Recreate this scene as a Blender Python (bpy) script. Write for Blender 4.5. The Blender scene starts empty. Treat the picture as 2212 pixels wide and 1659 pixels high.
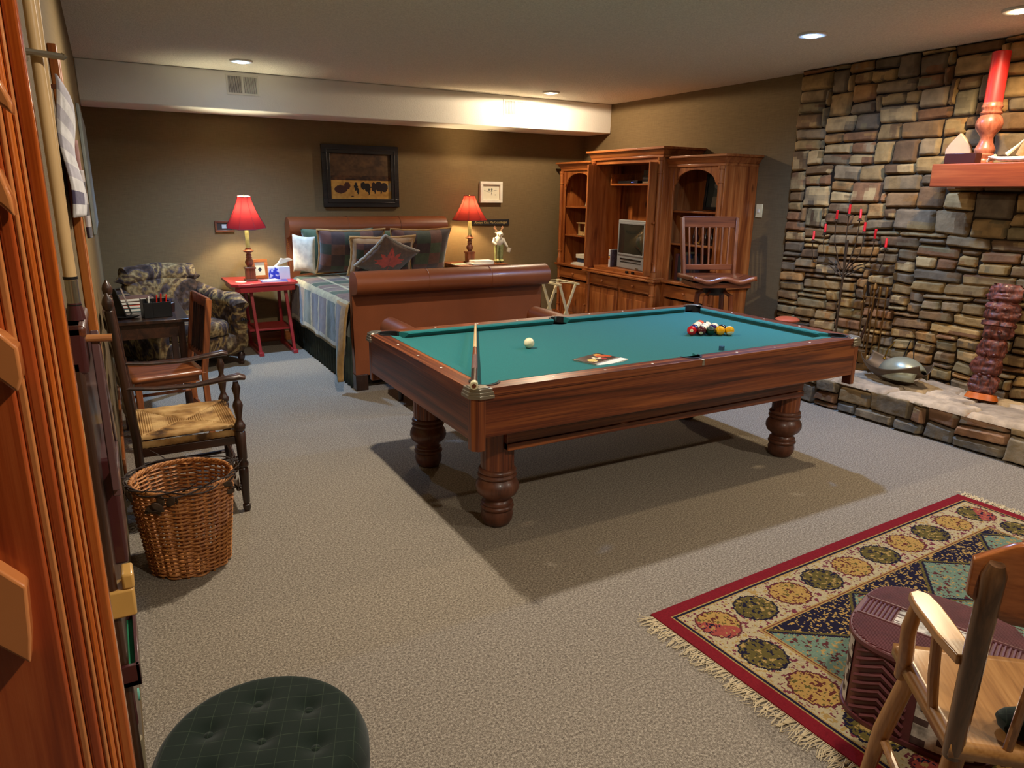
import bpy, bmesh, math, random
import numpy as np
from mathutils import Vector, Matrix
PI=math.pi
rnd=random.Random(7)
col=bpy.context.scene.collection
def lin(r,g,b):
    return tuple(((c/255)/12.92 if c/255<=.04045 else ((c/255+.055)/1.055)**2.4) for c in (r,g,b))+(1,)
# ---------------------------------------------------------------- materials
def newmat(name):
    m=bpy.data.materials.new(name); m.use_nodes=True
    nt=m.node_tree; b=nt.nodes['Principled BSDF']; return m,nt,b
def setp(b,rough=.6,metal=0,spec=.5,coat=0,coatr=.1):
    b.inputs['Roughness'].default_value=rough; b.inputs['Metallic'].default_value=metal
    b.inputs['Specular IOR Level'].default_value=spec; b.inputs['Coat Weight'].default_value=coat; b.inputs['Coat Roughness'].default_value=coatr
def N(nt,t,**k):
    n=nt.nodes.new(t)
    for a,v in k.items(): setattr(n,a,v)
    return n
def ramp(nt,stops,interp='LINEAR'):
    r=N(nt,'ShaderNodeValToRGB'); cr=r.color_ramp; cr.interpolation=interp
    while len(cr.elements)<len(stops): cr.elements.new(.5)
    for e,(p,c) in zip(cr.elements,stops): e.position=p; e.color=c
    return r
def bump(nt,b,src,strength=.2,dist=.01):
    bp=N(nt,'ShaderNodeBump'); bp.inputs['Strength'].default_value=strength; bp.inputs['Distance'].default_value=dist
    nt.links.new(src,bp.inputs['Height']); nt.links.new(bp.outputs[0],b.inputs['Normal'])
def coords(nt,scale=(1,1,1),which='Object',rot=(0,0,0)):
    tc=N(nt,'ShaderNodeTexCoord'); mp=N(nt,'ShaderNodeMapping'); mp.inputs['Scale'].default_value=scale; mp.inputs['Rotation'].default_value=rot
    nt.links.new(tc.outputs[which],mp.inputs[0]); return mp.outputs[0]
def plain(name,c,rough=.6,metal=0,spec=.5,coat=0,var=.12,vs=6,bmp=0,bs=60):
    m,nt,b=newmat(name); setp(b,rough,metal,spec,coat)
    v=coords(nt); n=N(nt,'ShaderNodeTexNoise'); n.inputs['Scale'].default_value=vs; n.inputs['Detail'].default_value=4; nt.links.new(v,n.inputs[0])
    lo=tuple(x*(1-var) for x in c[:3])+(1,); hi=tuple(min(1,x*(1+var)) for x in c[:3])+(1,)
    r=ramp(nt,[(.3,lo),(.7,hi)]); nt.links.new(n.outputs[0],r.inputs[0]); nt.links.new(r.outputs[0],b.inputs['Base Color'])
    if bmp:
        n2=N(nt,'ShaderNodeTexNoise'); n2.inputs['Scale'].default_value=bs; n2.inputs['Detail'].default_value=3; nt.links.new(v,n2.inputs[0]); bump(nt,b,n2.outputs[0],bmp,.004)
    return m
def wood(name,dark,mid,light,axis='x',grain=9,along=.5,rough=.35,coat=.3,streak=1.0,knots=False,spec=.5):
    m,nt,b=newmat(name); setp(b,rough,0,spec,coat,.15)
    sc={'x':(along,grain,grain),'y':(grain,along,grain),'z':(grain,grain,along)}[axis]
    v=coords(nt,sc)
    n=N(nt,'ShaderNodeTexNoise'); n.inputs['Scale'].default_value=1.6; n.inputs['Detail'].default_value=5; n.inputs['Distortion'].default_value=1.2*streak; nt.links.new(v,n.inputs[0])
    sc2=tuple(s*(6 if s!=along else 2) for s in sc); v2=coords(nt,sc2)
    n2=N(nt,'ShaderNodeTexNoise'); n2.inputs['Scale'].default_value=3; n2.inputs['Detail'].default_value=3; nt.links.new(v2,n2.inputs[0])
    mx=N(nt,'ShaderNodeMath',operation='MULTIPLY_ADD'); mx.inputs[1].default_value=.3; nt.links.new(n2.outputs[0],mx.inputs[0]); 
    ml=N(nt,'ShaderNodeMath',operation='MULTIPLY'); ml.inputs[1].default_value=.75; nt.links.new(n.outputs[0],ml.inputs[0]); nt.links.new(ml.outputs[0],mx.inputs[2])
    r=ramp(nt,[(.36,dark),(.5,mid),(.68,light)]); nt.links.new(mx.outputs[0],r.inputs[0]); out=r.outputs[0]
    if knots:
        v3=coords(nt,{'x':(1.2,3,3),'y':(3,1.2,3),'z':(3,3,1.2)}[axis]); vo=N(nt,'ShaderNodeTexVoronoi'); vo.inputs['Scale'].default_value=1.7; nt.links.new(v3,vo.inputs[0])
        kr=ramp(nt,[(.03,(1,1,1,1)),(.11,(0,0,0,1))]); nt.links.new(vo.outputs['Distance'],kr.inputs[0])
        mm=N(nt,'ShaderNodeMix',data_type='RGBA'); nt.links.new(kr.outputs[0],mm.inputs[0]); nt.links.new(out,mm.inputs[6]); mm.inputs[7].default_value=tuple(x*.35 for x in dark[:3])+(1,); out=mm.outputs[2]
    nt.links.new(out,b.inputs['Base Color']); bump(nt,b,n2.outputs[0],.06,.003)
    return m
def vcol(name,rough=.8,spec=.3,coat=0,bmp=.3,bs=200,var=.15,vs=40,sheen=0):
    m,nt,b=newmat(name); setp(b,rough,0,spec,coat)
    a=N(nt,'ShaderNodeVertexColor'); a.layer_name='Col'
    v=coords(nt); n=N(nt,'ShaderNodeTexNoise'); n.inputs['Scale'].default_value=vs; n.inputs['Detail'].default_value=5; nt.links.new(v,n.inputs[0])
    r=ramp(nt,[(.3,(1-var*2,)*3+(1,)),(.7,(1+var,)*3+(1,))]); nt.links.new(n.outputs[0],r.inputs[0])
    mm=N(nt,'ShaderNodeMix',data_type='RGBA',blend_type='MULTIPLY'); mm.inputs[0].default_value=1; nt.links.new(a.outputs[0],mm.inputs[6]); nt.links.new(r.outputs[0],mm.inputs[7])
    nt.links.new(mm.outputs[2],b.inputs['Base Color'])
    n2=N(nt,'ShaderNodeTexNoise'); n2.inputs['Scale'].default_value=bs; n2.inputs['Detail'].default_value=4; nt.links.new(v,n2.inputs[0]); bump(nt,b,n2.outputs[0],bmp,.004)
    if sheen: b.inputs['Sheen Weight'].default_value=sheen
    return m
def emis(name,c,s):
    m,nt,b=newmat(name); b.inputs['Base Color'].default_value=c; b.inputs['Emission Color'].default_value=c; b.inputs['Emission Strength'].default_value=s; return m
# ---------------------------------------------------------------- mesh builder
class B:
    def __init__(s): s.bm=bmesh.new(); s.mi=0; s.M=Matrix(); s.cl=None
    def at(s,loc=(0,0,0),rz=0,ry=0,rx=0):
        s.M=Matrix.Translation(loc)@Matrix.Rotation(rz,4,'Z')@Matrix.Rotation(ry,4,'Y')@Matrix.Rotation(rx,4,'X'); return s
    def v(s,p): return s.bm.verts.new(s.M@Vector(p))
    def f(s,vs,c=None):
        try: f=s.bm.faces.new(vs)
        except ValueError: return None
        f.material_index=s.mi; f.smooth=True
        if c is not None:
            if s.cl is None: s.cl=s.bm.loops.layers.float_color.new('Col')
            for l in f.loops: l[s.cl]=tuple(c[:3])+(1,)
        return f
    def box(s,a,b,c=None):
        (x0,y0,z0),(x1,y1,z1)=a,b
        v=[s.v(p) for p in ((x0,y0,z0),(x1,y0,z0),(x1,y1,z0),(x0,y1,z0),(x0,y0,z1),(x1,y0,z1),(x1,y1,z1),(x0,y1,z1))]
        for q in ((3,2,1,0),(4,5,6,7),(0,1,5,4),(1,2,6,5),(2,3,7,6),(3,0,4,7)): s.f([v[i] for i in q],c)
        return s
    def bc(s,c,sz,col=None): return s.box([c[i]-sz[i]/2 for i in range(3)],[c[i]+sz[i]/2 for i in range(3)],col)
    def hexa(s,p,c=None):  # 8 points bottom ccw, top ccw
        v=[s.v(q) for q in p]
        for q in ((3,2,1,0),(4,5,6,7),(0,1,5,4),(1,2,6,5),(2,3,7,6),(3,0,4,7)): s.f([v[i] for i in q],c)
        return s
    def rings(s,rr,close=True,cap=True,c=None):
        V=[[s.v(p) for p in r] for r in rr]; n=len(V[0])
        for a,b in zip(V,V[1:]):
            for i in range(n if close else n-1):
                j=(i+1)%n; s.f([a[i],a[j],b[j],b[i]],c)
        if cap and close: s.f(V[0][::-1],c); s.f(V[-1],c)
        return V
    def lathe(s,prof,n=24,cx=0,cy=0,cap=True,c=None,flute=0,nf=12):
        rr=[]
        for z,r in prof:
            rr.append([(cx+(r*(1+flute*math.cos(nf*2*PI*i/n)))*math.cos(2*PI*i/n),cy+(r*(1+flute*math.cos(nf*2*PI*i/n)))*math.sin(2*PI*i/n),z) for i in range(n)])
        s.rings(rr,cap=cap,c=c); return s
    def tube(s,pts,rad,n=8,closed=False,flat=1,c=None,up=None):
        pts=[Vector(p) for p in pts]; m=len(pts); rr=[]
        if not hasattr(rad,'__len__'): rad=[rad]*m
        up=Vector(up) if up else None
        for i,p in enumerate(pts):
            if closed: t=pts[(i+1)%m]-pts[i-1]
            else: t=pts[min(i+1,m-1)]-pts[max(i-1,0)]
            t.normalize()
            u=up or (Vector((0,0,1)) if abs(t.z)<.9 else Vector((0,1,0)))
            a=t.cross(u).normalized(); b=a.cross(t).normalized()
            rr.append([p+a*math.cos(2*PI*k/n)*rad[i]+b*math.sin(2*PI*k/n)*rad[i]*flat for k in range(n)])
        if closed: rr.append(rr[0]); s.rings(rr,cap=False,c=c)
        else: s.rings(rr,c=c)
        return s
    def bar(s,p0,p1,w,h,up=(0,0,1),c=None):
        p0,p1=Vector(p0),Vector(p1); t=(p1-p0).normalized(); a=t.cross(Vector(up)).normalized()*w/2; b=a.cross(t).normalized()*h/2
        s.rings([[p-a-b,p+a-b,p+a+b,p-a+b] for p in (p0,p1)],c=c); return s
    def ball(s,c,r,n=16,m=10,col=None):
        if not hasattr(r,'__len__'): r=(r,r,r)
        rr=[]
        for j in range(m+1):
            t=-PI/2+PI*j/m; t=max(-PI/2+.01,min(PI/2-.01,t))
            rr.append([(c[0]+r[0]*math.cos(t)*math.cos(2*PI*i/n),c[1]+r[1]*math.cos(t)*math.sin(2*PI*i/n),c[2]+r[2]*math.sin(t)) for i in range(n)])
        s.rings(rr,c=col); return s
    def prism(s,poly,a,b,axis='z',c=None):
        def P(u,v,w): return {'z':(u,v,w),'x':(w,u,v),'y':(u,w,v)}[axis]
        A=[s.v(P(u,v,a)) for u,v in poly]; Z=[s.v(P(u,v,b)) for u,v in poly]; n=len(poly)
        for i in range(n): s.f([A[i],A[(i+1)%n],Z[(i+1)%n],Z[i]],c)
        s.f(A[::-1],c); s.f(Z,c); return s
    def grid(s,fn,nu,nv,colf=None,double=False):
        V=[[s.v(fn(i/nu,j/nv)) for j in range(nv+1)] for i in range(nu+1)]
        for i in range(nu):
            for j in range(nv):
                s.f([V[i][j],V[i+1][j],V[i+1][j+1],V[i][j+1]],colf((i+.5)/nu,(j+.5)/nv) if colf else None)
        return V
    def build(s,name,mats,parent=None,bevel=0,seg=2,angle=35,thick=0,loc=None,sub=0):
        bm=s.bm
        bmesh.ops.recalc_face_normals(bm,faces=bm.faces) if not s.__dict__.get('norecalc') else None
        for e in bm.edges:
            if len(e.link_faces)==2:
                try:
                    if e.calc_face_angle()>math.radians(angle): e.smooth=False
                except ValueError: pass
        me=bpy.data.meshes.new(name); bm.to_mesh(me); bm.free()
        for m in (mats if isinstance(mats,(list,tuple)) else [mats]): me.materials.append(m)
        o=bpy.data.objects.new(name,me); col.objects.link(o)
        if parent: o.parent=parent
        if loc: o.location=loc
        if thick: md=o.modifiers.new('s','SOLIDIFY'); md.thickness=thick; md.offset=0
        if bevel: md=o.modifiers.new('b','BEVEL'); md.width=bevel; md.segments=seg; md.limit_method='ANGLE'; md.angle_limit=math.radians(40)
        if sub: md=o.modifiers.new('u','SUBSURF'); md.levels=sub; md.render_levels=sub
        return o
def thing(name,label,cat,loc=(0,0,0),rz=0,group=None):
    o=bpy.data.objects.new(name,None); col.objects.link(o); o.empty_display_size=.05
    o.location=loc; o.rotation_euler=(0,0,rz); o['label']=label; o['category']=cat
    if group: o['group']=group
    return o
def tag(o,label,cat,group=None):
    o['label']=label; o['category']=cat
    if group: o['group']=group
    return o
def struct(o): o['kind']='structure'; return o
def dup(root,loc,rz,label,group=None,scale=None):
    r=root.copy(); col.objects.link(r); r.location=loc; r.rotation_euler=(0,0,rz); r['label']=label
    if group: r['group']=group
    if scale: r.scale=scale
    for ch in list(root.children):
        c=ch.copy(); col.objects.link(c); c.parent=r
        for g in list(ch.children):
            d=g.copy(); col.objects.link(d); d.parent=c
    return r
def text_mesh(name,s,size,mat,parent,loc,rot,ext=.0006,align='CENTER'):
    cu=bpy.data.curves.new(name,'FONT'); cu.body=s; cu.size=size; cu.extrude=ext; cu.align_x=align; cu.align_y='CENTER'
    t=bpy.data.objects.new(name+'_t',cu); col.objects.link(t)
    bpy.context.view_layer.update()
    me=bpy.data.meshes.new_from_object(t.evaluated_get(bpy.context.evaluated_depsgraph_get()))
    bpy.data.objects.remove(t); me.materials.clear(); me.materials.append(mat)
    o=bpy.data.objects.new(name,me); col.objects.link(o); o.parent=parent; o.location=loc; o.rotation_euler=rot
    return o
def vn(x,y,s=0):  # cheap smooth value noise
    xi,yi=math.floor(x),math.floor(y); fx,fy=x-xi,y-yi; fx=fx*fx*(3-2*fx); fy=fy*fy*(3-2*fy)
    def h(a,b):
        t=math.sin(a*127.1+b*311.7+s*74.7)*43758.5453; return t-math.floor(t)
    return (h(xi,yi)*(1-fx)+h(xi+1,yi)*fx)*(1-fy)+(h(xi,yi+1)*(1-fx)+h(xi+1,yi+1)*fx)*fy
def mixc(a,b,t): return tuple(a[i]*(1-t)+b[i]*t for i in range(3))+(1,)
# ---------------------------------------------------------------- camera
def camera():
    f,yaw,pitch,roll=1518.86,.5145,-.2654,.0129
    C=Vector((-1.3502,-2.6061,1.5426))
    fw=Vector((math.sin(yaw)*math.cos(pitch),math.cos(yaw)*math.cos(pitch),math.sin(pitch))); r=Vector((math.cos(yaw),-math.sin(yaw),0)); u=r.cross(fw)
    r2=r*math.cos(roll)+u*math.sin(roll); u2=-r*math.sin(roll)+u*math.cos(roll)
    cd=bpy.data.cameras.new('camera'); cd.sensor_width=36; cd.lens=f/2212*36; cd.clip_start=.05
    o=bpy.data.objects.new('camera',cd); col.objects.link(o)
    M=Matrix((r2,u2,-fw)).transposed().to_4x4(); M.translation=C; o.matrix_world=M
    bpy.context.scene.camera=o
camera()
sc=bpy.context.scene
sc.view_settings.view_transform='Standard'; sc.view_settings.look='None'; sc.view_settings.gamma=1; sc.view_settings.use_curve_mapping=False
sc.view_settings.exposure=.85
w=bpy.data.worlds.new('world'); sc.world=w; w.use_nodes=True; w.node_tree.nodes['Background'].inputs[0].default_value=(.05,.04,.03,1); w.node_tree.nodes['Background'].inputs[1].default_value=.3
# ---------------------------------------------------------------- shared materials
M={}
M['steel']=plain('steel',lin(190,188,180),.25,1)
M['pewter']=plain('pewter_metal',lin(170,165,150),.35,.9,bmp=.05)
M['brass']=plain('brass',lin(190,150,70),.28,1)
M['black']=plain('black_plastic',lin(16,15,16),.4)
M['blackl']=plain('black_leather',lin(14,13,13),.55,bmp=.3)
M['white']=plain('white_paint',lin(225,220,205),.6)
M['cream']=plain('cream_enamel',lin(226,214,170),.3,coat=.3)
M['paper']=plain('paper',lin(228,224,212),.8)
pd,pm,pl=lin(112,52,20),lin(154,84,36),lin(182,112,56)
for a in 'xyz': M['pine'+a]=wood('honey_pine_'+a,pd,pm,pl,a,8,.8,.38,.25,1.0,knots=True)
td,tm,tl_=lin(54,20,10),lin(98,44,22),lin(148,82,40)
for a in 'xyz': M['rose'+a]=wood('rosewood_'+a,td,tm,tl_,a,13,.35,.38,.25,1.3)
for a in 'xyz': M['dark'+a]=wood('dark_stained_oak_'+a,lin(26,14,9),lin(48,27,17),lin(72,42,26),a,10,.8,.38,.3)
for a in 'xyz': M['mid'+a]=wood('cherry_brown_'+a,lin(70,30,14),lin(104,50,24),lin(134,72,38),a,10,.8,.4,.25)
M['legs']=wood('turned_walnut',lin(58,30,20),lin(88,50,34),lin(112,68,48),'z',7,1.2,.42,.15,.6)
M['leather']=plain('cognac_leather',lin(122,64,32),.38,0,.5,.08,.14,3,.15,120)
M['red']=plain('red_paint',lin(170,44,46),.35,0,.5,.15,.1,5)
M['burg']=plain('burgundy_lacquer',lin(70,30,32),.3,0,.5,.3)
# ================================================================ ROOM
def room():
    m,nt,b=newmat('berber_carpet'); setp(b,.95,0,.15)
    v=coords(nt); n=N(nt,'ShaderNodeTexNoise'); n.inputs['Scale'].default_value=330; n.inputs['Detail'].default_value=2; nt.links.new(v,n.inputs[0])
    n2=N(nt,'ShaderNodeTexNoise'); n2.inputs['Scale'].default_value=120; n2.inputs['Detail'].default_value=4; nt.links.new(v,n2.inputs[0])
    ad=N(nt,'ShaderNodeMath',operation='MULTIPLY_ADD'); ad.inputs[1].default_value=.5; nt.links.new(n2.outputs[0],ad.inputs[0])
    h=N(nt,'ShaderNodeMath',operation='MULTIPLY'); h.inputs[1].default_value=.5; nt.links.new(n.outputs[0],h.inputs[0]); nt.links.new(h.outputs[0],ad.inputs[2])
    r=ramp(nt,[(.36,lin(92,82,72)),(.47,lin(128,117,103)),(.53,lin(148,137,121)),(.64,lin(184,172,154))]); nt.links.new(ad.outputs[0],r.inputs[0])
    nt.links.new(r.outputs[0],b.inputs['Base Color']); bump(nt,b,ad.outputs[0],.6,.008)
    o=struct(B().box((-3.2,-5.2,-.06),(4.1,5.1,0)).build('floor',m))
    m,nt,b=newmat('popcorn_ceiling'); setp(b,.95,0,.1); b.inputs['Base Color'].default_value=lin(168,156,134)
    v=coords(nt); n=N(nt,'ShaderNodeTexNoise'); n.inputs['Scale'].default_value=110; n.inputs['Detail'].default_value=3; nt.links.new(v,n.inputs[0]); bump(nt,b,n.outputs[0],.7,.012)
    rr=ramp(nt,[(.3,lin(212,206,190)),(.7,lin(238,232,216))]); nt.links.new(n.outputs[0],rr.inputs[0]); nt.links.new(rr.outputs[0],b.inputs['Base Color'])
    struct(B().box((-3.2,-5.2,2.55),(4.1,5.1,2.62)).build('ceiling',m))
    m,nt,b=newmat('grasscloth'); setp(b,.85,0,.2)
    v=coords(nt,(6,6,420)); n=N(nt,'ShaderNodeTexNoise'); n.inputs['Scale'].default_value=1.5; n.inputs['Detail'].default_value=4; nt.links.new(v,n.inputs[0])
    v2=coords(nt,(420,420,8)); n2=N(nt,'ShaderNodeTexNoise'); n2.inputs['Scale'].default_value=1.5; nt.links.new(v2,n2.inputs[0])
    a=N(nt,'ShaderNodeMath',operation='MULTIPLY_ADD'); a.inputs[1].default_value=.4; nt.links.new(n2.outputs[0],a.inputs[0]); h=N(nt,'ShaderNodeMath',operation='MULTIPLY'); h.inputs[1].default_value=.6; nt.links.new(n.outputs[0],h.inputs[0]); nt.links.new(h.outputs[0],a.inputs[2])
    r=ramp(nt,[(.35,lin(104,86,58)),(.65,lin(126,106,74))]); nt.links.new(a.outputs[0],r.inputs[0]); nt.links.new(r.outputs[0],b.inputs['Base Color']); bump(nt,b,a.outputs[0],.35,.003)
    M['wall']=m
    struct(B().box((-1.6,5.0,0),(4.1,5.1,2.55)).build('wall_back',m))
    struct(B().box((3.94,-5.2,0),(4.1,5.0,2.55)).build('wall_right',m))
    struct(B().box((-1.6,-1.82,0),(-1.433,5.0,2.55)).build('wall_left',m))
    struct(B().box((-3.2,-5.2,0),(4.1,-5.1,2.55)).build('wall_rear',M['wall']))
    struct(B().box((-3.2,-5.1,0),(-3.1,-1.7,2.55)).build('wall_side',M['wall']))
    struct(B().box((-3.1,-1.82,0),(-1.6,-1.7,2.55)).build('wall_return',M['wall']))
    ms=plain('soffit_plaster',lin(240,236,226),.9,0,.1,0,.02,3,.35,90)
    struct(B().box((-1.433,4.47,2.228),(3.94,5.0,2.55)).build('trim_1',ms,bevel=.008))
    # baseboards
    struct(B().box((-1.43,4.982,0),(3.94,5.0,.10)).build('baseboard_back',M['pinex'],bevel=.004))
    struct(B().box((-1.433,1.6,0),(-1.418,4.98,.10)).build('baseboard_left',M['piney'],bevel=.004))
    struct(B().box((3.925,1.74,0),(3.94,4.98,.10)).build('baseboard_right',M['piney'],bevel=.004))
    # vents
    for k,(x0,x1,z0,z1,lab) in enumerate(((-.275,-.031,2.372,2.51,'white steel air vent in the white soffit above the left lamp'),(2.514,2.775,2.363,2.496,'white steel air vent in the white soffit near the bright ceiling light'))):
        t=thing('air_vent',lab,'vent',(x0,4.47,z0)); w,h=x1-x0,z1-z0
        b=B(); b.box((-.015,-.006,-.015),(w+.015,0,0)); b.box((-.015,-.006,h),(w+.015,0,h+.015)); b.box((-.015,-.006,0),(0,0,h)); b.box((w,-.006,0),(w+.015,0,h)); b.box((w/2-.008,-.006,0),(w/2+.008,0,h)); b.build('frame',M['white'],t)
        b=B(); b.box((0,-.002,0),(w/2-.008,-.0005,h)); b.box((w/2+.008,-.002,0),(w,-.0005,h)); b.build('duct_backing',M['black'],t)
        b=B()
        for s0 in (0,w/2+.008):
            n=13
            for i in range(n): x=s0+(i+.5)*(w/2-.008)/n; b.at((x,-.004,h/2),rz=(.7 if s0==0 else -.2)).bc((0,0,0),(.0052,.0012,h)); b.at()
        b.build('slats',M['white'],t)
    # switch + outlet
    t=tag(B().box((3.93,2.09,1.35),(3.94,2.165,1.47)).build('switch_plate',M['cream'],bevel=.003),'cream light switch plate on the green wall beside the stone','switch plate')
    B().box((3.922,2.118,1.395),(3.931,2.137,1.425)).build('toggle',M['white'],t)
    t=tag(B().box((3.545,4.99,.31),(3.62,5.0,.43)).build('wall_outlet',M['cream'],bevel=.003),'cream wall outlet behind the folding luggage rack','outlet')
room()
def downlight(x,y,c,power,lab,spot=2.5,blend=.6,en=30,size=.045):
    t=thing('recessed_light',lab,'ceiling light',(x,y,2.55))
    b=B(); b.lathe([(-.012,.048),(-.012,.085),(-.004,.09),(0,.09)],32,cap=False); b.build('trim_ring',M['white'],t,thick=.002)
    B().lathe([(-.006,.005),(-.018,.035),(-.006,.05),(-.002,.05)],24).build('lens',emis('lens',c,en),t)
    ld=bpy.data.lights.new('lamp_light','SPOT'); ld.energy=power; ld.color=c[:3]; ld.spot_size=spot; ld.spot_blend=blend; ld.shadow_soft_size=size
    o=bpy.data.objects.new('downlight_beam',ld); col.objects.link(o); o.location=(x,y,2.515)
WARM=(1,.80,.56,1); NEU=(1,.90,.75,1); BLUE=(.50,.66,1,1)
g=None
downlight(-.26,.77,NEU,108,'recessed ceiling light above the left end of the pool table',3.1,.5)
downlight(2.74,.77,(.30,.52,1,1),125,'bluish recessed ceiling light above the right end of the pool table',2.9,1.0,40)
downlight(2.80,4.00,WARM,50,'bright warm recessed light by the soffit near the media cabinet',3.12,.04,60)
downlight(-.25,3.87,(.36,.60,1,1),160,'bluish recessed ceiling light beside the left soffit vent',2.25,1.0,40)
downlight(3.16,-.25,(1,.80,.52,1),64,'warm recessed light close to the top of the stone wall',2.8,.5)
downlight(-.26,-2.4,NEU,70,'recessed ceiling light behind the viewer, over the green ottoman',3.0,.6)
downlight(2.74,-2.4,NEU,74,'recessed ceiling light behind the viewer, over the rug',3.0,.6)
# ================================================================ STONE
STN=[lin(*c) for c in ((156,124,78),(132,100,64),(168,134,82),(120,102,78),(146,102,66),(136,118,82),(162,118,68),(144,120,86),(112,84,56),(180,148,98))]
M['stone']=vcol('fieldstone',.85,.25,0,.9,45,.16,14)
def pack(nc,nr,rs,wr,hr):
    free=[[True]*nc for _ in range(nr)]; out=[]
    for j in range(nr):
        for i in range(nc):
            if not free[j][i]: continue
            f=j/nr; h=rs.choice(hr(f)); wm=rs.choice(wr(f)); 
            w=0
            while w<wm and i+w<nc and free[j][i+w]: w+=1
            h=min(h,nr-j)
            ok=True
            for hh in range(1,h):
                if not all(free[j+hh][i+k] for k in range(w)): h=hh; break
            for hh in range(h):
                for k in range(w): free[j+hh][i+k]=False
            out.append((i,j,w,h))
    return out
def stonework(P,W,H,cw,ch,seed,wr,hr,dmin=.028,dmax=.055,gap=.0028,cols=STN,bld=None):
    """P(u,v,d)->point. stones over W x H"""
    rs=random.Random(seed); b=bld or B(); nc,nr=round(W/cw),round(H/ch); cw,ch=W/nc,H/nr
    def warp(i,j):
        u,v=i*cw,j*ch
        if 0<i<nc: u+=.45*cw*(vn(i*1.7,j*.9,seed)-.5)*1.6
        if 0<j<nr: v+=ch*.9*(vn(u*3.1,v*2.3,seed+3)-.5)+.4*ch*(vn(i*.8,j*1.7,seed+5)-.5)
        return u,v
    for (i,j,w,h) in pack(nc,nr,rs,wr,hr):
        q=[warp(i,j),warp(i+w,j),warp(i+w,j+h),warp(i,j+h)]
        d=rs.uniform(dmin,dmax); c=rs.choice(cols); k=rs.uniform(.72,1.15); c=tuple(x*k for x in c[:3])
        k2=rs.uniform(.6,1.1); c2=tuple(x*k2 for x in rs.choice(cols)[:3]); sd=rs.random()*50
        L,Hh=w*cw,h*ch; nu=max(4,int(L/.028)); nv=max(4,int(Hh/.022)); tl=rs.uniform(-.012,.012); tv=rs.uniform(-.012,.012)
        uu=[0,.0]+[0]*0
        us=[0,.035/max(L,.08)*.5]+[t/nu for t in range(1,nu)]+[1-.035/max(L,.08)*.5,1]; us=sorted(set(round(x,4) for x in us))
        vs_=[0,.03/max(Hh,.06)*.5]+[t/nv for t in range(1,nv)]+[1-.03/max(Hh,.06)*.5,1]; vs_=sorted(set(round(x,4) for x in vs_))
        ver=[]; r=min(L,Hh)*.28
        for a in us:
            row=[]
            for e in vs_:
                u=(q[0][0]*(1-a)+q[1][0]*a)*(1-e)+(q[3][0]*(1-a)+q[2][0]*a)*e; v=(q[0][1]*(1-a)+q[1][1]*a)*(1-e)+(q[3][1]*(1-a)+q[2][1]*a)*e
                # shrink to gap
                cu=(q[0][0]+q[1][0]+q[2][0]+q[3][0])/4; cv=(q[0][1]+q[1][1]+q[2][1]+q[3][1])/4
                u+=(cu-u)*gap*2/L; v+=(cv-v)*gap*2/Hh
                de=min(a*L,(1-a)*L,e*Hh,(1-e)*Hh); 
                dd=0 if de<=.0001 else d*(.62+.38*min(1,de/.014))+tl*(a-.5)+tv*(e-.5)+.009*(vn(u*28,v*34,seed+9)-.5)+.006*(vn(u*70,v*80,seed)-.5)
                if de>0 and de<.03: u+=.006*(vn(u*50,v*50,2)-.5); v+=.006*(vn(u*50,v*50,8)-.5)
                row.append(b.v(P(u,v,max(0,dd))))
            ver.append(row)
        for a in range(len(us)-1):
            for e in range(len(vs_)-1):
                t=vn(us[a]*2.5+sd,vs_[e]*2+sd,4); t=max(0,min(1,(t-.55)*6))
                b.f([ver[a][e],ver[a+1][e],ver[a+1][e+1],ver[a][e+1]],mixc(c,c2,t))
    return b
def stonewall():
    b=stonework(lambda u,v,d:(3.862-d,1.73-u,v),3.4,2.55,.05,.042,11,lambda f:[3,4,5,6,7] if f<.5 else [3,4,5,6],lambda f:[1,2,2,2] if f<.5 else [2,3,3,2,4])
    b.mi=1; b.box((3.858,-1.68,0),(3.94,1.735,2.55),(.012,.009,.006))
    b.norecalc=True
    struct(b.build('wall_fireplace',[M['stone'],plain('dark_joint',lin(52,40,28),.95,0,.1)],angle=50))
    hc=[lin(*c) for c in ((156,138,110),(142,126,102),(164,136,94),(128,122,110),(158,118,86))]
    t=thing('stone_hearth','low raised fieldstone hearth with a pale slab top along the stone wall','hearth',(3.22,0,0))
    b=stonework(lambda u,v,d:(.045-d,1.73-u,v),3.4,.235,.05,.039,21,lambda f:[3,4,5,6],lambda f:[2,3,2,4,1],.03,.055,.003,hc); b.norecalc=True
    b.mi=1; b.box((.043,-1.67,0),(.575,1.73,.225),(.03,.02,.014)); b.build('front_stones',[M['stone'],bpy.data.materials['dark_joint']],t,angle=50)
    tc=[lin(*c) for c in ((182,160,132),(170,150,126),(190,166,136))]
    b=stonework(lambda u,v,d:(.0+v,1.73-u,.215+d),3.4,.575,.11,.10,5,lambda f:[3,4,5],lambda f:[2,3],.030,.036,.002,tc); b.norecalc=True; b.build('slab_top',M['stone'],t,angle=50)
stonewall()
# mantel
t=tag(B().box((3.50,-1.6,1.615),(3.84,.31,1.762)).build('mantel_shelf',wood('cherry_beam',lin(96,34,14),lin(140,62,26),lin(168,84,40),'y',6,.5,.4,.25),bevel=.006),'thick cherry wood mantel beam fixed to the stone wall','mantel shelf')
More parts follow.
